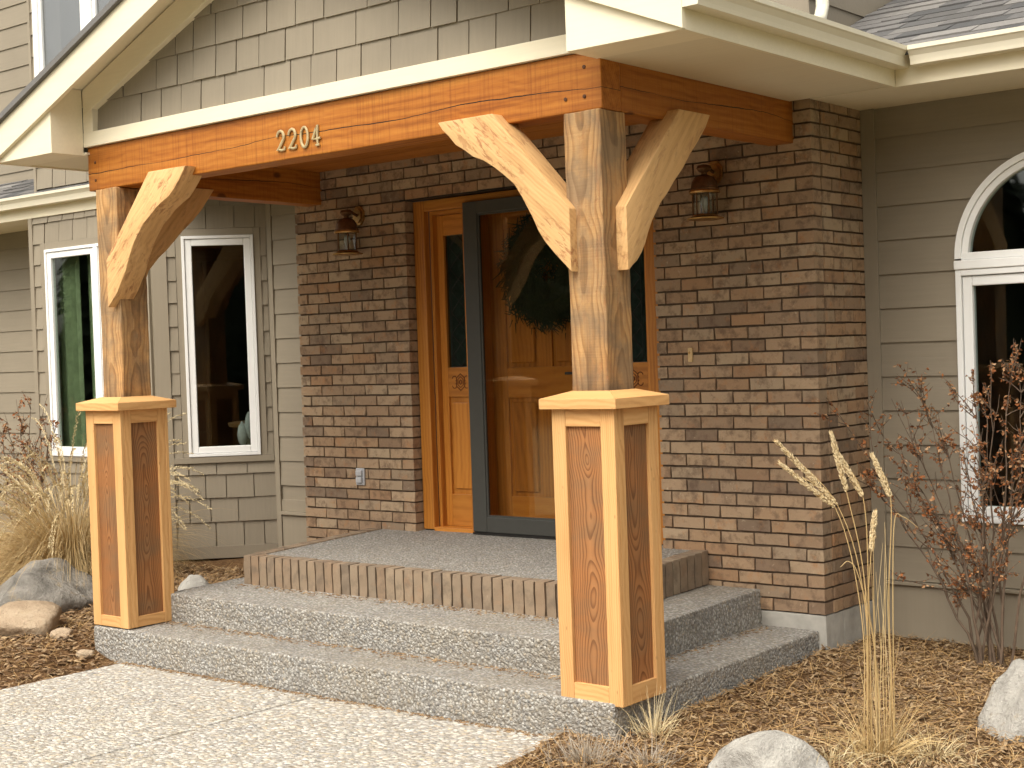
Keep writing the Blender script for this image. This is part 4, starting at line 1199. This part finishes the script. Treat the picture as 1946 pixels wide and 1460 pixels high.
MB().box(WX0+.08, Y0+.0, WZ0+.08, WX1-.08, Y0+.006, WZS-.133).build('pane', M['glass'], aw)

# upper storey behind the gable: shingled bay with a window
ub = thing('upper_bay', (-6, 1.80, 2.9), 'sunlit upper storey bay with shingle strips behind the barge board', 'wall')
FU = face_frame(-6.833, 1.80, 0)
holes_backing(ub, FU, 0, 2.4, 2.86, 5.3, [(.09, 2.2, 3.70, 5.2)], M['taupe_trim'])
m = MB(); m.xf = FU; m.box(-.012, 0, 2.87, -.0005, .60, 5.3); m.build('side_board', M['taupe_trim'], ub)
trimbox(ub, FU, .0, .032, 2.87, 5.3, .022)
zz = 2.90
for k in range(13):
    shingles(ub, FU, .0325, .0895 if zz > 3.6 else 2.4, zz, zz+.175, -.001, rs2, [] if zz > 3.6 else None); zz += .175
uwin = thing('window', (-6.3, 1.80, 3.7), 'upper storey white window reflecting pale sky above the barge board', 'window')
m = MB(); m.xf = FU; rect_frame(m, .09, 3.70, .80, 5.2, .062, -.036, .04); m.box(.7385, -.036, 3.70, .80, .04, 5.2) if False else None
m.build('frame', M['vinyl'], uwin, bevel=.004)
m = MB(); m.xf = FU; rect_frame(m, .802, 3.70, 2.2, 5.2, .062, -.036, .04); m.build('frame', M['vinyl'], uwin, bevel=.004)
for a, c in ((.15, .74), (.862, 2.14)):
    m = MB(); m.xf = FU; rect_frame(m, a+.003, 3.763, c-.003, 5.137, .034, -.02, .02); m.build('sash', M['vinyl'], uwin, bevel=.004)
    m = MB(); m.xf = FU; m.box(a+.034, -.002, 3.795, c-.034, .004, 5.105); m.build('pane', M['upper_glass'], uwin)
m = MB(); m.xf = FU; m.box(.05, .25, 3.5, 2.3, .26, 5.3); m.build('room_sheet', M['room'], uwin)  # dim sheet standing in for the dark room behind the upper panes
ul = thing('siding_wall', (-8.5, YW, 3.0), 'taupe lap-sided upper wall at the top left corner', 'wall')
holes_backing(ul, fr_main(-10.4), 0, 3.56, 2.9, 5.6, [], M['taupe_trim'])
trimbox(ul, fr_main(-6.90), 0, .05, 2.9, 5.5, .02)
laps(ul, fr_main(-10.4), 0, 3.49, [3.023 + .18*k for k in range(14)])

# rooms behind the glass
rm = thing('room_interior', (-6, 3.5, .2), kind='structure')
FP = [(-6.86, 1.85), (-5.36, 1.85), (-4.90, 2.30), (-4.86, 2.45), (-3.95, 2.45), (-3.95, 5.6), (-9.5, 5.6), (-9.5, 2.45), (-7.42, 2.45)]
MB().prism(FP, 'XY', .14, .16).build('room_floor', M['room'], rm)
MB().prism(FP, 'XY', 2.60, 2.62).build('room_ceiling', M['room'], rm)
b = MB(); b.box(-9.5, 5.6, .1, -3.9, 5.65, 2.65); b.box(-3.95, 2.4, .1, -3.9, 5.6, 2.65); b.box(-9.55, 2.4, .1, -9.5, 5.6, 2.65); b.build('room_wall', M['room'], rm)
b = MB(); b.box(.05, 5.0, -.1, 3.6, 5.05, 2.68); b.box(.02, YW+.1, -.1, .05, 5.0, 2.68); b.box(3.6, YW+.1, -.1, 3.65, 5.0, 2.68); b.box(.05, YW+.1, -.1, 3.6, 5.0, -.05); b.box(.05, YW+.1, 2.66, 3.6, 5.0, 2.68)
b.build('room_wall', M['room'], rm)
MB().box(XDL-.05, 2.06, .2, XDR+.05, 2.09, 2.55).build('room_wall', M['dark'], rm)
def curtain(x0, x1, y, z0, z1, folds, label):
    m = MB(); n = folds*6; vs, fs = [], []
    for i in range(n+1):
        x = x0 + (x1-x0)*i/n; yy_ = y + .022*math.sin(i*2*math.pi/6) + .008*math.sin(i*1.7)
        vs += [(x, yy_, z0), (x, yy_, z1), (x, yy_+.004, z0), (x, yy_+.004, z1)]
    for i in range(n):
        q = i*4; p = q+4
        fs += [(q, p, p+1, q+1), (q+2, q+3, p+3, p+2)]
    m.add(vs, fs)
    tag(m.build('curtain', M['curtain'], smooth=True), label, 'curtain', 'green curtains behind the bay windows')
curtain(-6.72, -6.40, 1.87, .25, 2.55, 4, 'green curtain drawn back behind the front bay window')
curtain(-6.33, -6.27, 1.90, .25, 2.55, 1, 'narrow green curtain edge deeper inside the front bay window')
b = MB(); b.lathe([(.32, .0), (.33, .02), (.33, .03), (.30, .035)], (-5.35, 2.85, .97), 24)
tb = thing('table', (-5.35, 2.85, .16), 'dim round wooden table inside the bay', 'table')
b.build('table_top', M['table_wood'], tb, smooth=True)
MB().lathe([(.18, 0), (.05, .05), (.04, .7), (.1, .80)], (-5.35, 2.85, .16), 16).build('pedestal_leg', M['table_wood'], tb, smooth=True)
b = MB()
for dx, dz, w, a in ((0, -.02, .06, .5), (.06, .05, .05, -.4), (.11, -.03, .055, .9)):
    b.lathe([(.005, -.10), (w*.55, -.05), (w*.7, 0), (w*.5, .06), (.005, .10)], (-5.349 + .60*.707 - .20*.707 + dx*.6, 1.758 + .60*.707 + .20*.707 + dx*.6, .95 + dz), 12)
tag(b.build('folded_cloth', M['linen'], smooth=True), 'pale crumpled cloth low behind the angled bay window', 'cloth')

# ================================================================ wall lanterns, outlet, bell
def lantern(x, label):
    y = YB - .125
    t = thing('wall_lantern', (x, YB, 2.14), label, 'lantern', 'brass lanterns beside the door')
    px, pz = x-.005, 2.385
    pl = MB()
    oct_ = [(.052*math.cos(R(22.5+45*i)), .066*math.sin(R(22.5+45*i))) for i in range(8)]
    pl.prism([(px+p[0], pz+p[1]) for p in oct_], 'XZ', YB-.016, YB-.001)
    pl.prism([(px+p[0]*.72, pz+p[1]*.72) for p in oct_], 'XZ', YB-.026, YB-.0165)
    pl.build('backplate', M['brass'], t, bevel=.004)
    MB().tube([(px, YB-.02, pz), (px, YB-.055, pz+.012), (px, YB-.09, pz+.028), (px, y+.005, pz+.028), (px, y, pz+.01)], .009, 10).build('arm', M['copper'], t, smooth=True)
    MB().lathe([(.012, 2.418), (.034, 2.412), (.040, 2.398), (.030, 2.384), (.016, 2.376), (.016, 2.366), (.05, 2.352), (.066, 2.325), (.071, 2.296), (.076, 2.293), (.076, 2.285), (.02, 2.283)][::-1], (x, y, 0), 22).build('hood', M['copper'], t, smooth=True)
    MB().lathe([(.064, 2.266), (.079, 2.268), (.083, 2.276), (.079, 2.284), (.064, 2.2835)], (x, y, 0), 24).build('collar', M['brass'], t, smooth=True)
    MB().lathe([(.056, 2.158), (.0575, 2.16), (.0575, 2.264), (.056, 2.2655)], (x, y, 0), 20).build('glass_shade', M['lamp_glass'], t, smooth=True)
    MB().lathe([(.010, 2.16), (.012, 2.20), (.020, 2.215), (.018, 2.245), (.006, 2.255)], (x, y, 0), 12).build('bulb', M['linen'], t, smooth=True)
    for k in range(6):
        a = R(20 + 60*k); r = .064
        MB().tube([(x + r*math.cos(a), y + r*math.sin(a), 2.156), (x + r*math.cos(a), y + r*math.sin(a), 2.268)], .0042, 6).build('cage_bar', M['copper'], t)
    MB().lathe([(.097, 2.133), (.098, 2.138), (.074, 2.146), (.062, 2.158), (.02, 2.1595)], (x, y, 0), 26).build('base_flange', M['brass'], t, smooth=True)
lantern(-3.205, 'brass carriage lantern on the brick left of the door')
lantern(-.553, 'shaded brass carriage lantern on the brick right of the door')
ot = thing('outlet', (-3.28, YB, .65), 'grey weatherproof outlet low on the brick left of the door', 'outlet')
MB().box(-3.317, YB-.012, .652, -3.243, YB-.001, .762).build('plate', M['grey_plastic'], ot, bevel=.004)
for z in (.668, .713):
    MB().box(-3.305, YB-.030, z, -3.255, YB-.0125, z+.036).build('flip_cover', M['grey_plastic'], ot, bevel=.006)
db = thing('doorbell', (-.746, YB, 1.39), 'small tan doorbell on the brick right of the door', 'doorbell')
MB().box(-.758, YB-.014, 1.391, -.733, YB+.001, 1.467).build('plate', M['white'], db, bevel=.003)
MB().lathe([(.007, -.006), (.006, -.008)], (-.7455, YB-.0125, 1.44), 10, 'Y').build('button', M['brass'], db)

# ================================================================ rocks
def rock(name, c, size, mat, label, seed, cuts=5, rough=.10, rot=0.0):
    r = random.Random(seed)
    bm = bmesh.new(); bmesh.ops.create_icosphere(bm, subdivisions=4, radius=1.0)
    planes = []
    for i in range(cuts):
        d = Vector((r.uniform(-1, 1), r.uniform(-1, 1), r.uniform(-.2, 1))).normalized(); planes.append((d, r.uniform(.62, .86)))
    so = Vector((seed*3.7, seed*1.3, 0))
    for v in bm.verts:
        p = v.co.copy()
        for d, h in planes:
            k = p.dot(d)
            if k > h: p -= d*(k-h)*.85
        n = mnoise.fractal(p*1.6 + so, 1.0, 2.1, 5)*rough + mnoise.noise(p*7 + so)*rough*.18
        p += v.co.normalized()*n
        v.co = p
    rz = Matrix.Rotation(rot, 3, 'Z')
    for v in bm.verts:
        q = Vector((v.co.x*size[0], v.co.y*size[1], v.co.z*size[2])); v.co = rz @ q
    me = bpy.data.meshes.new(name); bm.to_mesh(me); bm.free()
    me.materials.append(M[mat]); me.polygons.foreach_set('use_smooth', [True]*len(me.polygons))
    o = link(name, me); o.location = c
    return tag(o, label, 'rock', 'landscape rocks')
rock('boulder', (.74, -.12, -.15), (.235, .17, .165), 'rock_white', 'rounded whitish boulder at the bottom edge before the reed grass', 4, 4, .07, .3)
rock('boulder', (1.36, .98, -.14), (.25, .22, .30), 'rock_white', 'tall pointed whitish boulder at the right edge of the mulch', 9, 5, .10, .9)
rock('boulder', (-4.85, .42, -.03), (.42, .34, .28), 'rock_grey', 'large grey boulder left of the far pedestal', 14, 8, .16, .5)
rock('boulder', (-4.30, -.06, -.04), (.26, .22, .145), 'rock_tan', 'flat tan boulder at the left edge beside the walk', 21, 6, .07, .5)
rock('boulder', (-3.98, .95, .02), (.13, .10, .12), 'rock_white', 'small white boulder behind the far pedestal', 31, 5, .07, .1)
rock('boulder', (-5.55, 1.0, .06), (.30, .22, .18), 'rock_white', 'pale boulder behind the grey one at the left edge', 33, 5, .08, .1)
for i, (x, y, s) in enumerate(((-3.92, -.05, .065), (-3.62, -.10, .045))):
    rock('stone', (x, y, bed_h(x, y)+s*.25), (s*1.3, s, s*.6), 'rock_tan', ['fist-sized tan stone nearest the far pedestal base', 'small tan stone in the mulch at the step corner'][i], 40+i, 5, .1, i)

# ================================================================ planting
def blade(m, base, d, L, w, droop, n=5, rr=random):
    """a curved tapering ribbon"""
    d = Vector(d).normalized(); p = Vector(base); vs = []
    side = d.cross(Vector((rr.uniform(-1, 1), rr.uniform(-1, 1), .15)))
    if side.length < 1e-3: side = Vector((1, 0, 0))
    side.normalize()
    for i in range(n+1):
        t = i/n; ww = w*(1 - .85*t)
        vs += [p - side*ww, p + side*ww]
        d = (d + Vector((0, 0, -droop*(.4 + t)/n))).normalized()
        p = p + d*(L/n)
    m.add(vs, [(2*i, 2*i+1, 2*i+3, 2*i+2) for i in range(n)])
    return p

def catmull(pts, n=6):
    pts = [Vector(p) for p in pts]; out = []
    q = [pts[0]*2-pts[1]] + pts + [pts[-1]*2-pts[-2]]
    for i in range(1, len(q)-2):
        for k in range(n):
            t = k/n
            out.append(.5*((2*q[i]) + (q[i+1]-q[i-1])*t + (2*q[i-1]-5*q[i]+4*q[i+1]-q[i+2])*t*t + (3*q[i]-q[i-1]-3*q[i+1]+q[i+2])*t**3))
    out.append(pts[-1]); return out

def plume(m, path, rr, wid=.011, dens=90):
    n = len(path)
    for i in range(dens):
        t = i/dens
        k = min(n-2, int(t*(n-1))); f = t*(n-1)-k
        p = path[k].lerp(path[k+1], f); d = (path[k+1]-path[k]).normalized()
        w = wid*(math.sin(math.pi*min(1, t*.86+.14))**.7)
        s = Vector((rr.gauss(0, 1), rr.gauss(0, 1), rr.gauss(0, 1))); s = (s - d*s.dot(d)).normalized()
        q = p + s*w*rr.uniform(.1, .7); tip = q + (d*1.0 + s*.4).normalized()*rr.uniform(.012, .024)
        sd = d.cross(s)*.0034
        mid = (q+tip)/2
        m.add([q, mid+sd, tip, mid-sd, mid+s*.0034], [(0, 1, 4), (1, 2, 4), (2, 3, 4), (3, 0, 4)])

# feather reed grass at the right
rg = thing('reed_grass', (.98, .31, -.14), 'clump of tall golden reed grass with feathery seed heads', 'grass')
r4 = random.Random(17)
heads = [[(.949, .27, -.12), (.948, .283, .449), (.872, .231, .839), (.697, .094, 1.089)], [(.957, .277, -.12), (.955, .287, .388), (.878, .235, .829), (.714, .107, 1.005)],
         [(.965, .283, -.12), (.965, .298, .51), (.912, .265, .888), (.867, .235, 1.114)], [(.989, .302, -.12), (.983, .313, .488), (.967, .309, .866), (.896, .256, 1.026)],
         [(1.021, .33, -.12), (1.014, .337, .446), (1.028, .359, .863), (.98, .324, 1.026)], [(.973, .29, -.12), (.975, .302, .346), (.987, .32, .651), (.997, .332, .801)]]
for h in heads:
    dy = Vector((r4.uniform(-.03, .03), r4.uniform(-.03, .03), 0))
    h = [Vector(p) + dy*(1-i*.2) for i, p in enumerate(h)]
    pa = catmull(h, 8); n = len(pa)
    st = MB().tube(pa[:-3], [.0026 - .0012*i/n for i in range(n-3)], 5).build('stem', M['straw'], rg, smooth=True)
    m = MB(); plume(m, catmull(h[-2:], 12), r4, .0105, 300)
    tag(m.build('seed_head', M['plume'], st), kind='stuff')
for tip in ([(1.036, .343, -.12), (1.038, .356, .445), (1.047, .372, .766), (1.075, .39, .785), (1.118, .429, .741)], [(1.0, .30, -.12), (.98, .30, .3), (.94, .27, .56), (.91, .25, .62), (.885, .23, .60)]):
    pa = catmull(tip, 6); MB().tube(pa, [.0024 - .0013*i/len(pa) for i in range(len(pa))], 5).build('stem', M['straw'], rg, smooth=True)
m = MB()
for i in range(20):
    a = r4.uniform(0, 6.28); rad = r4.uniform(0, .06)
    bs = Vector((.99 + rad*math.cos(a), .31 + rad*math.sin(a), -.14))
    L = r4.uniform(.35, .95); le = r4.uniform(-.05, .05), r4.uniform(-.05, .05)
    m.tube([bs, bs + Vector((le[0]*.5, le[1]*.5, L*.55)), bs + Vector((le[0]*1.3, le[1]*1.3, L))], [.0019, .0015, .0007], 4)
tag(m.build('stalks', M['straw'], rg), kind='stuff')
m = MB()
for i in range(250):
    a = r4.uniform(0, 6.28); rad = abs(r4.gauss(0, .055))
    bs = Vector((.99 + rad*math.cos(a), .31 + rad*math.sin(a), -.145))
    out = r4.uniform(.1, 1.5)
    blade(m, bs, (math.cos(a)*out, math.sin(a)*out, 1), r4.uniform(.10, .34), r4.uniform(.0016, .003), r4.uniform(.3, 3.0), 5, r4)
tag(m.build('leaves', M['straw'], rg), kind='stuff')

def tuft(name, c, n, L, spread, mat, label, seed, droop=(.3, 2.0), w=(.0012, .0024), rad=.05):
    rr = random.Random(seed); m = MB()
    for i in range(n):
        a = rr.uniform(0, 6.28); q = abs(rr.gauss(0, rad))
        out = rr.uniform(.05, spread)
        blade(m, Vector((c[0] + q*math.cos(a), c[1] + q*math.sin(a), c[2])), (math.cos(a)*out, math.sin(a)*out, 1), rr.uniform(*L), rr.uniform(*w), rr.uniform(*droop), 5, rr)
    t = thing(name, c, label, 'grass', 'small dry grass tufts')
    tag(m.build('blades', M[mat], t), kind='stuff')
tuft('grass_tuft', (.085, .09, -.14), 110, (.10, .22), .9, 'straw_pale', 'small blond grass tuft against the step below the near pedestal', 61)
tuft('grass_tuft', (.02, -.30, -.17), 330, (.06, .16), .8, 'grey_straw', 'greyish dormant plant at the front corner of the walk', 62, rad=.08)
tuft('grass_tuft', (.28, -.24, -.155), 150, (.05, .13), 1.0, 'grey_straw', 'sparse grey tuft between the walk corner and the white boulder', 63, rad=.06)
tuft('grass_tuft', (.86, .16, -.14), 160, (.06, .2), 1.8, 'straw_pale', 'flattened straw litter in front of the reed grass', 64, (1.0, 4.0), rad=.10)
tuft('grass_tuft', (1.16, .42, -.14), 150, (.06, .2), 1.8, 'straw_pale', 'flattened straw litter right of the reed grass', 65, (1.0, 4.0), rad=.09)

# fountain grass at the left
fg = thing('fountain_grass', (-5.35, 1.0, 0.0), 'big arching clump of blond fountain grass left of the far pedestal', 'grass')
r5 = random.Random(23)
m = MB()
for i in range(6000):
    a = r5.uniform(0, 6.28); rad = abs(r5.gauss(0, .10))
    bs = Vector((-5.35 + rad*math.cos(a), 1.0 + rad*math.sin(a), bed_h(-5.35, 1.0)-.02))
    out = r5.uniform(.15, 1.25)
    blade(m, bs, (math.cos(a)*out, math.sin(a)*out, 1), r5.uniform(.5, 1.15), r5.uniform(.0014, .003), r5.uniform(1.4, 4.2), 8, r5)
tag(m.build('blades', M['straw'], fg), kind='stuff')
for i in range(90):
    a = r5.uniform(0, 6.28); out = r5.uniform(.25, .8)
    if i < 36: a = r5.uniform(-1.6, .6)
    d = Vector((math.cos(a)*out, math.sin(a)*out, 1)).normalized(); p = Vector((-5.35, 1.0, 0)) + Vector((r5.gauss(0, .05), r5.gauss(0, .05), 0))
    L = r5.uniform(1.1, 1.5); pts = []
    dr = r5.uniform(1.2, 2.4)
    for k in range(15):
        pts.append(p.copy()); d = (d + Vector((0, 0, -dr*(.2 + (k/14)**1.5*2.2)/14))).normalized(); p = p + d*(L/14)
    st = MB().tube(pts[:12], [.0018 - .0009*k/12 for k in range(12)], 4).build('stem', M['straw_pale'], fg)
    h = MB(); plume(h, pts[8:], r5, .010, 120)
    tag(h.build('seed_head', M['straw_pale'], st), kind='stuff')

# shrubs with dry leaves
def shrub(base, tips, label, seed, leaves, leafsize, rad0=.013, twigs=9, leafmin=.35, twl=(.10, .30)):
    rr = random.Random(seed); base = Vector(base)
    t = thing('shrub', base, label, 'shrub')
    lm = MB(); tw = MB(); segs = []
    for tip in tips:
        tip = Vector(tip); d = tip - base; n = 12
        off = Vector((rr.uniform(-.10, .10), rr.uniform(-.07, .07), 0))
        pts = []
        for i in range(n+1):
            u = i/n
            p = base + off*(1-u) + Vector((d.x*u**1.25, d.y*u**1.25, d.z*(u**.92)))
            p += Vector((rr.gauss(0, .008), rr.gauss(0, .008), rr.gauss(0, .006)))*(i > 0)
            pts.append(p)
        MB().tube(pts, [rad0*(1-.88*i/n) for i in range(n+1)], 6).build('branch', M['twig'], t, smooth=True)
        segs.append((pts[5:], 1.0))
        for k in range(twigs):
            i = rr.randint(3, n-1); p0 = pts[i]; dd = (pts[i+1]-pts[i]).normalized()
            q = (dd + Vector((rr.gauss(0, .55), rr.gauss(0, .45), rr.uniform(-.2, .5)))).normalized()
            L = rr.uniform(*twl)*(1.25 - .5*i/n); tp = [p0]
            for s in range(6):
                q = (q + Vector((rr.gauss(0, .12), rr.gauss(0, .12), rr.gauss(.01, .1)))).normalized(); tp.append(tp[-1] + q*L/6)
            tw.tube(tp, [.0032*(1-.75*s/6) for s in range(7)], 4)
            segs.append((tp[2:], 1.0))
            for s in range(3):
                p1 = tp[rr.randint(2, 5)]; q2 = (q + Vector((rr.gauss(0, .8), rr.gauss(0, .6), rr.uniform(-.4, .5)))).normalized(); L2 = L*rr.uniform(.25, .55)
                tp2 = [p1, p1+q2*L2*.5, p1+q2*L2+Vector((0, 0, rr.gauss(0, .01)))]
                tw.tube(tp2, [.0018, .0014, .0007], 4); segs.append((tp2, 1.0))
    tag(tw.build('twigs', M['twig'], t), kind='stuff')
    for k in range(leaves):
        sg, _ = rr.choice(segs); i = rr.randint(0, len(sg)-2); p = sg[i].lerp(sg[i+1], rr.random())
        d = Vector((rr.gauss(0, 1), rr.gauss(0, 1), rr.gauss(-.5, .8))).normalized(); s = d.cross(Vector((rr.gauss(0, 1), rr.gauss(0, 1), rr.gauss(0, 1)))).normalized()
        L = leafsize*rr.uniform(.5, 1.25); w = L*rr.uniform(.2, .38); nrm = d.cross(s)*w*.5
        lm.add([p, p+d*L*.5+s*w+nrm, p+d*L, p+d*L*.5-s*w+nrm], [(0, 1, 2), (0, 2, 3)])
    tag(lm.build('leaves', M['leaf_red'], t), kind='stuff')
TR = [(.063, 1.775, 1.155), (.237, 1.915, 1.095), (.32, 1.95, 1.17), (.444, 2.0, 1.24), (.523, 2.05, 1.055), (.69, 2.08, 1.31), (.772, 2.1, 1.36), (.877, 2.12, 1.46), (.956, 2.1, 1.30), (1.098, 2.1, 1.25), (.192, 1.87, .806), (.357, 1.95, .878), (.82, 1.9, 1.05), (1.0, 1.95, 1.0), (1.25, 2.0, 1.3), (.70, 1.9, .95)]
shrub((.80, 1.93, -.15), TR, 'tall bare shrub with rusty dried leaves before the arched window', 71, 4600, .022, .0075, 13, twl=(.10, .32))
rrx = random.Random(77)
shrub((-6.55, 1.42, .0), [(-6.95, 1.4, 1.22), (-6.77, 1.5, 1.24), (-6.48, 1.45, 1.26), (-6.27, 1.45, 1.28), (-6.11, 1.4, 1.08), (-5.86, 1.3, 1.17), (-6.33, 1.3, .95), (-6.95, 1.3, .86), (-7.15, 1.4, 1.15), (-6.62, 1.3, 1.15)],
      'twiggy brown shrub against the wall behind the fountain grass', 72, 1500, .026, .009, 10, twl=(.10, .26))

# mulch, bark and needles lying on the beds
def scatter(name, n, area, mat, lens, wid, lift, seed, chip):
    rr = random.Random(seed); m = MB(); k = 0
    vs, fs = [], []
    while k < n:
        x = rr.uniform(area[0], area[1]); y = rr.uniform(area[2], area[3])
        if not area[4](x, y): continue
        k += 1
        z = bed_h(x, y) + rr.uniform(.0, lift)
        a = rr.uniform(0, 6.28); el = rr.gauss(0, .28)
        d = Vector((math.cos(a)*math.cos(el), math.sin(a)*math.cos(el), math.sin(el)))
        s = Vector((-math.sin(a), math.cos(a), rr.gauss(0, .3))).normalized()
        L = rr.uniform(*lens)*(1.0 if chip else 1.0); w = rr.uniform(*wid); c = Vector((x, y, z)); u = d.cross(s)*w*(.45 if chip else .6)
        i0 = len(vs)
        if chip:
            vs += [c-d*L/2-s*w*.6, c-d*L*.3+s*w*.7, c+d*L/2+s*w*.3, c+d*L*.35-s*w*.8, c+u+d*L*.05]
            fs += [(i0, i0+1, i0+4), (i0+1, i0+2, i0+4), (i0+2, i0+3, i0+4), (i0+3, i0, i0+4)]
        else:
            b_ = Vector((rr.gauss(0, .1), rr.gauss(0, .1), rr.gauss(0, .05)))*L
            vs += [c-d*L/2-s*w, c-d*L/2+s*w, c+b_+s*w, c+b_-s*w, c+d*L/2+s*w*.4, c+d*L/2-s*w*.4]
            fs += [(i0, i0+1, i0+2, i0+3), (i0+3, i0+2, i0+4, i0+5)]
    return tag(link(name, newmesh(name, vs, fs, M[mat])), kind='stuff')
def right_area(x, y):
    if not in_right(x, y) or y > YW - .02: return False
    if x < .0 and y > -.03: return False
    return True
def left_area(x, y):
    if x > -3.39 or y > 1.75: return False
    if x > -3.66 and -.02 < y: return y > 1.2 and x < -3.42
    return True
o = scatter('mulch', 15000, (-.6, 2.0, -.9, 2.33, right_area), 'mulch', (.012, .042), (.004, .012), .022, 81, True); tag(o, 'dark brown bark mulch covering the right bed', 'mulch')
o = scatter('mulch', 9000, (-6.2, -3.39, -1.2, 1.75, left_area), 'mulch', (.014, .06), (.005, .017), .024, 82, True); tag(o, 'dark brown bark mulch covering the left bed', 'mulch')
o = scatter('pine_needles', 11000, (-.6, 2.0, -.9, 2.33, right_area), 'needles', (.05, .13), (.0008, .0016), .03, 83, False); tag(o, 'orange pine needles strewn over the right bed', 'needles')
o = scatter('pine_needles', 4500, (-5.2, -3.39, -1.2, 1.75, left_area), 'needles', (.05, .12), (.0008, .0016), .03, 84, False); tag(o, 'orange pine needles strewn over the left bed', 'needles')

# across the street, seen only as reflections in the glass: a belt of conifers
tl = MB(); r9 = random.Random(91)
for i in range(46):
    a = R(-175 + 165*i/45) ; dist = r9.uniform(24, 34)
    cx, cy = -2 + dist*math.cos(a), -2 + dist*math.sin(a)
    H = r9.uniform(7, 12) if i > 9 else r9.uniform(5.6, 6.4)
    rad = max(H*.24, 1.4)
    tl.lathe([(rad*.8, 0), (rad*.75, H*.2), (rad*.45, H*.55), (.02, H*.95)], (cx, cy, -.2), 9)
    for k in range(300):
        z = H*(r9.random()**1.3); rr_ = rad*(1 - z/H)*r9.uniform(.5, 1.0) + .1
        b_ = r9.uniform(0, 6.28); c = Vector((cx + rr_*math.cos(b_), cy + rr_*math.sin(b_), z))
        s = r9.uniform(.4, .9); d = Vector((math.cos(b_), math.sin(b_), -.5))*s; e = Vector((-math.sin(b_), math.cos(b_), 0))*s*.6
        tl.add([c-e, c+e, c+d], [(0, 1, 2)])
tag(tl.build('treeline', M['tree_dark']), 'dark conifer belt across the street', 'trees', kind='stuff')


# crumbs of bark and needles blown against the risers
lt = random.Random(99); lv, lf_ = [], []
def crumb(x, y, z):
    a = lt.uniform(0, 6.28); L = lt.uniform(.004, .018); w = lt.uniform(.001, .0035)
    d = Vector((math.cos(a), math.sin(a), 0)); e = Vector((-math.sin(a), math.cos(a), 0)); c = Vector((x, y, z)); i = len(lv)
    lv.extend([c-d*L-e*w, c-d*L*.2+e*w*1.3, c+d*L+e*w*.4, c+d*L*.3-e*w, c+Vector((0, 0, w*1.6))])
    lf_.extend([(i, i+1, i+4), (i+1, i+2, i+4), (i+2, i+3, i+4), (i+3, i, i+4)])
for k in range(900): crumb(lt.uniform(-3.36, -.42), -.018 - abs(lt.gauss(0, .022)), -.1765)
for k in range(700): crumb(lt.uniform(-3.38, -.36), .292 - abs(lt.gauss(0, .05)), .0045)
for k in range(500): crumb(lt.uniform(-3.2, -.68), .700 - abs(lt.gauss(0, .05)), .170)
for k in range(260): crumb(-.355 + abs(lt.gauss(0, .05)), lt.uniform(.3, 1.75), .0055)
tag(link('leaf_litter', newmesh('leaf_litter', lv, lf_, M['mulch'])), 'brown bark crumbs gathered along the step risers', 'litter', kind='stuff')
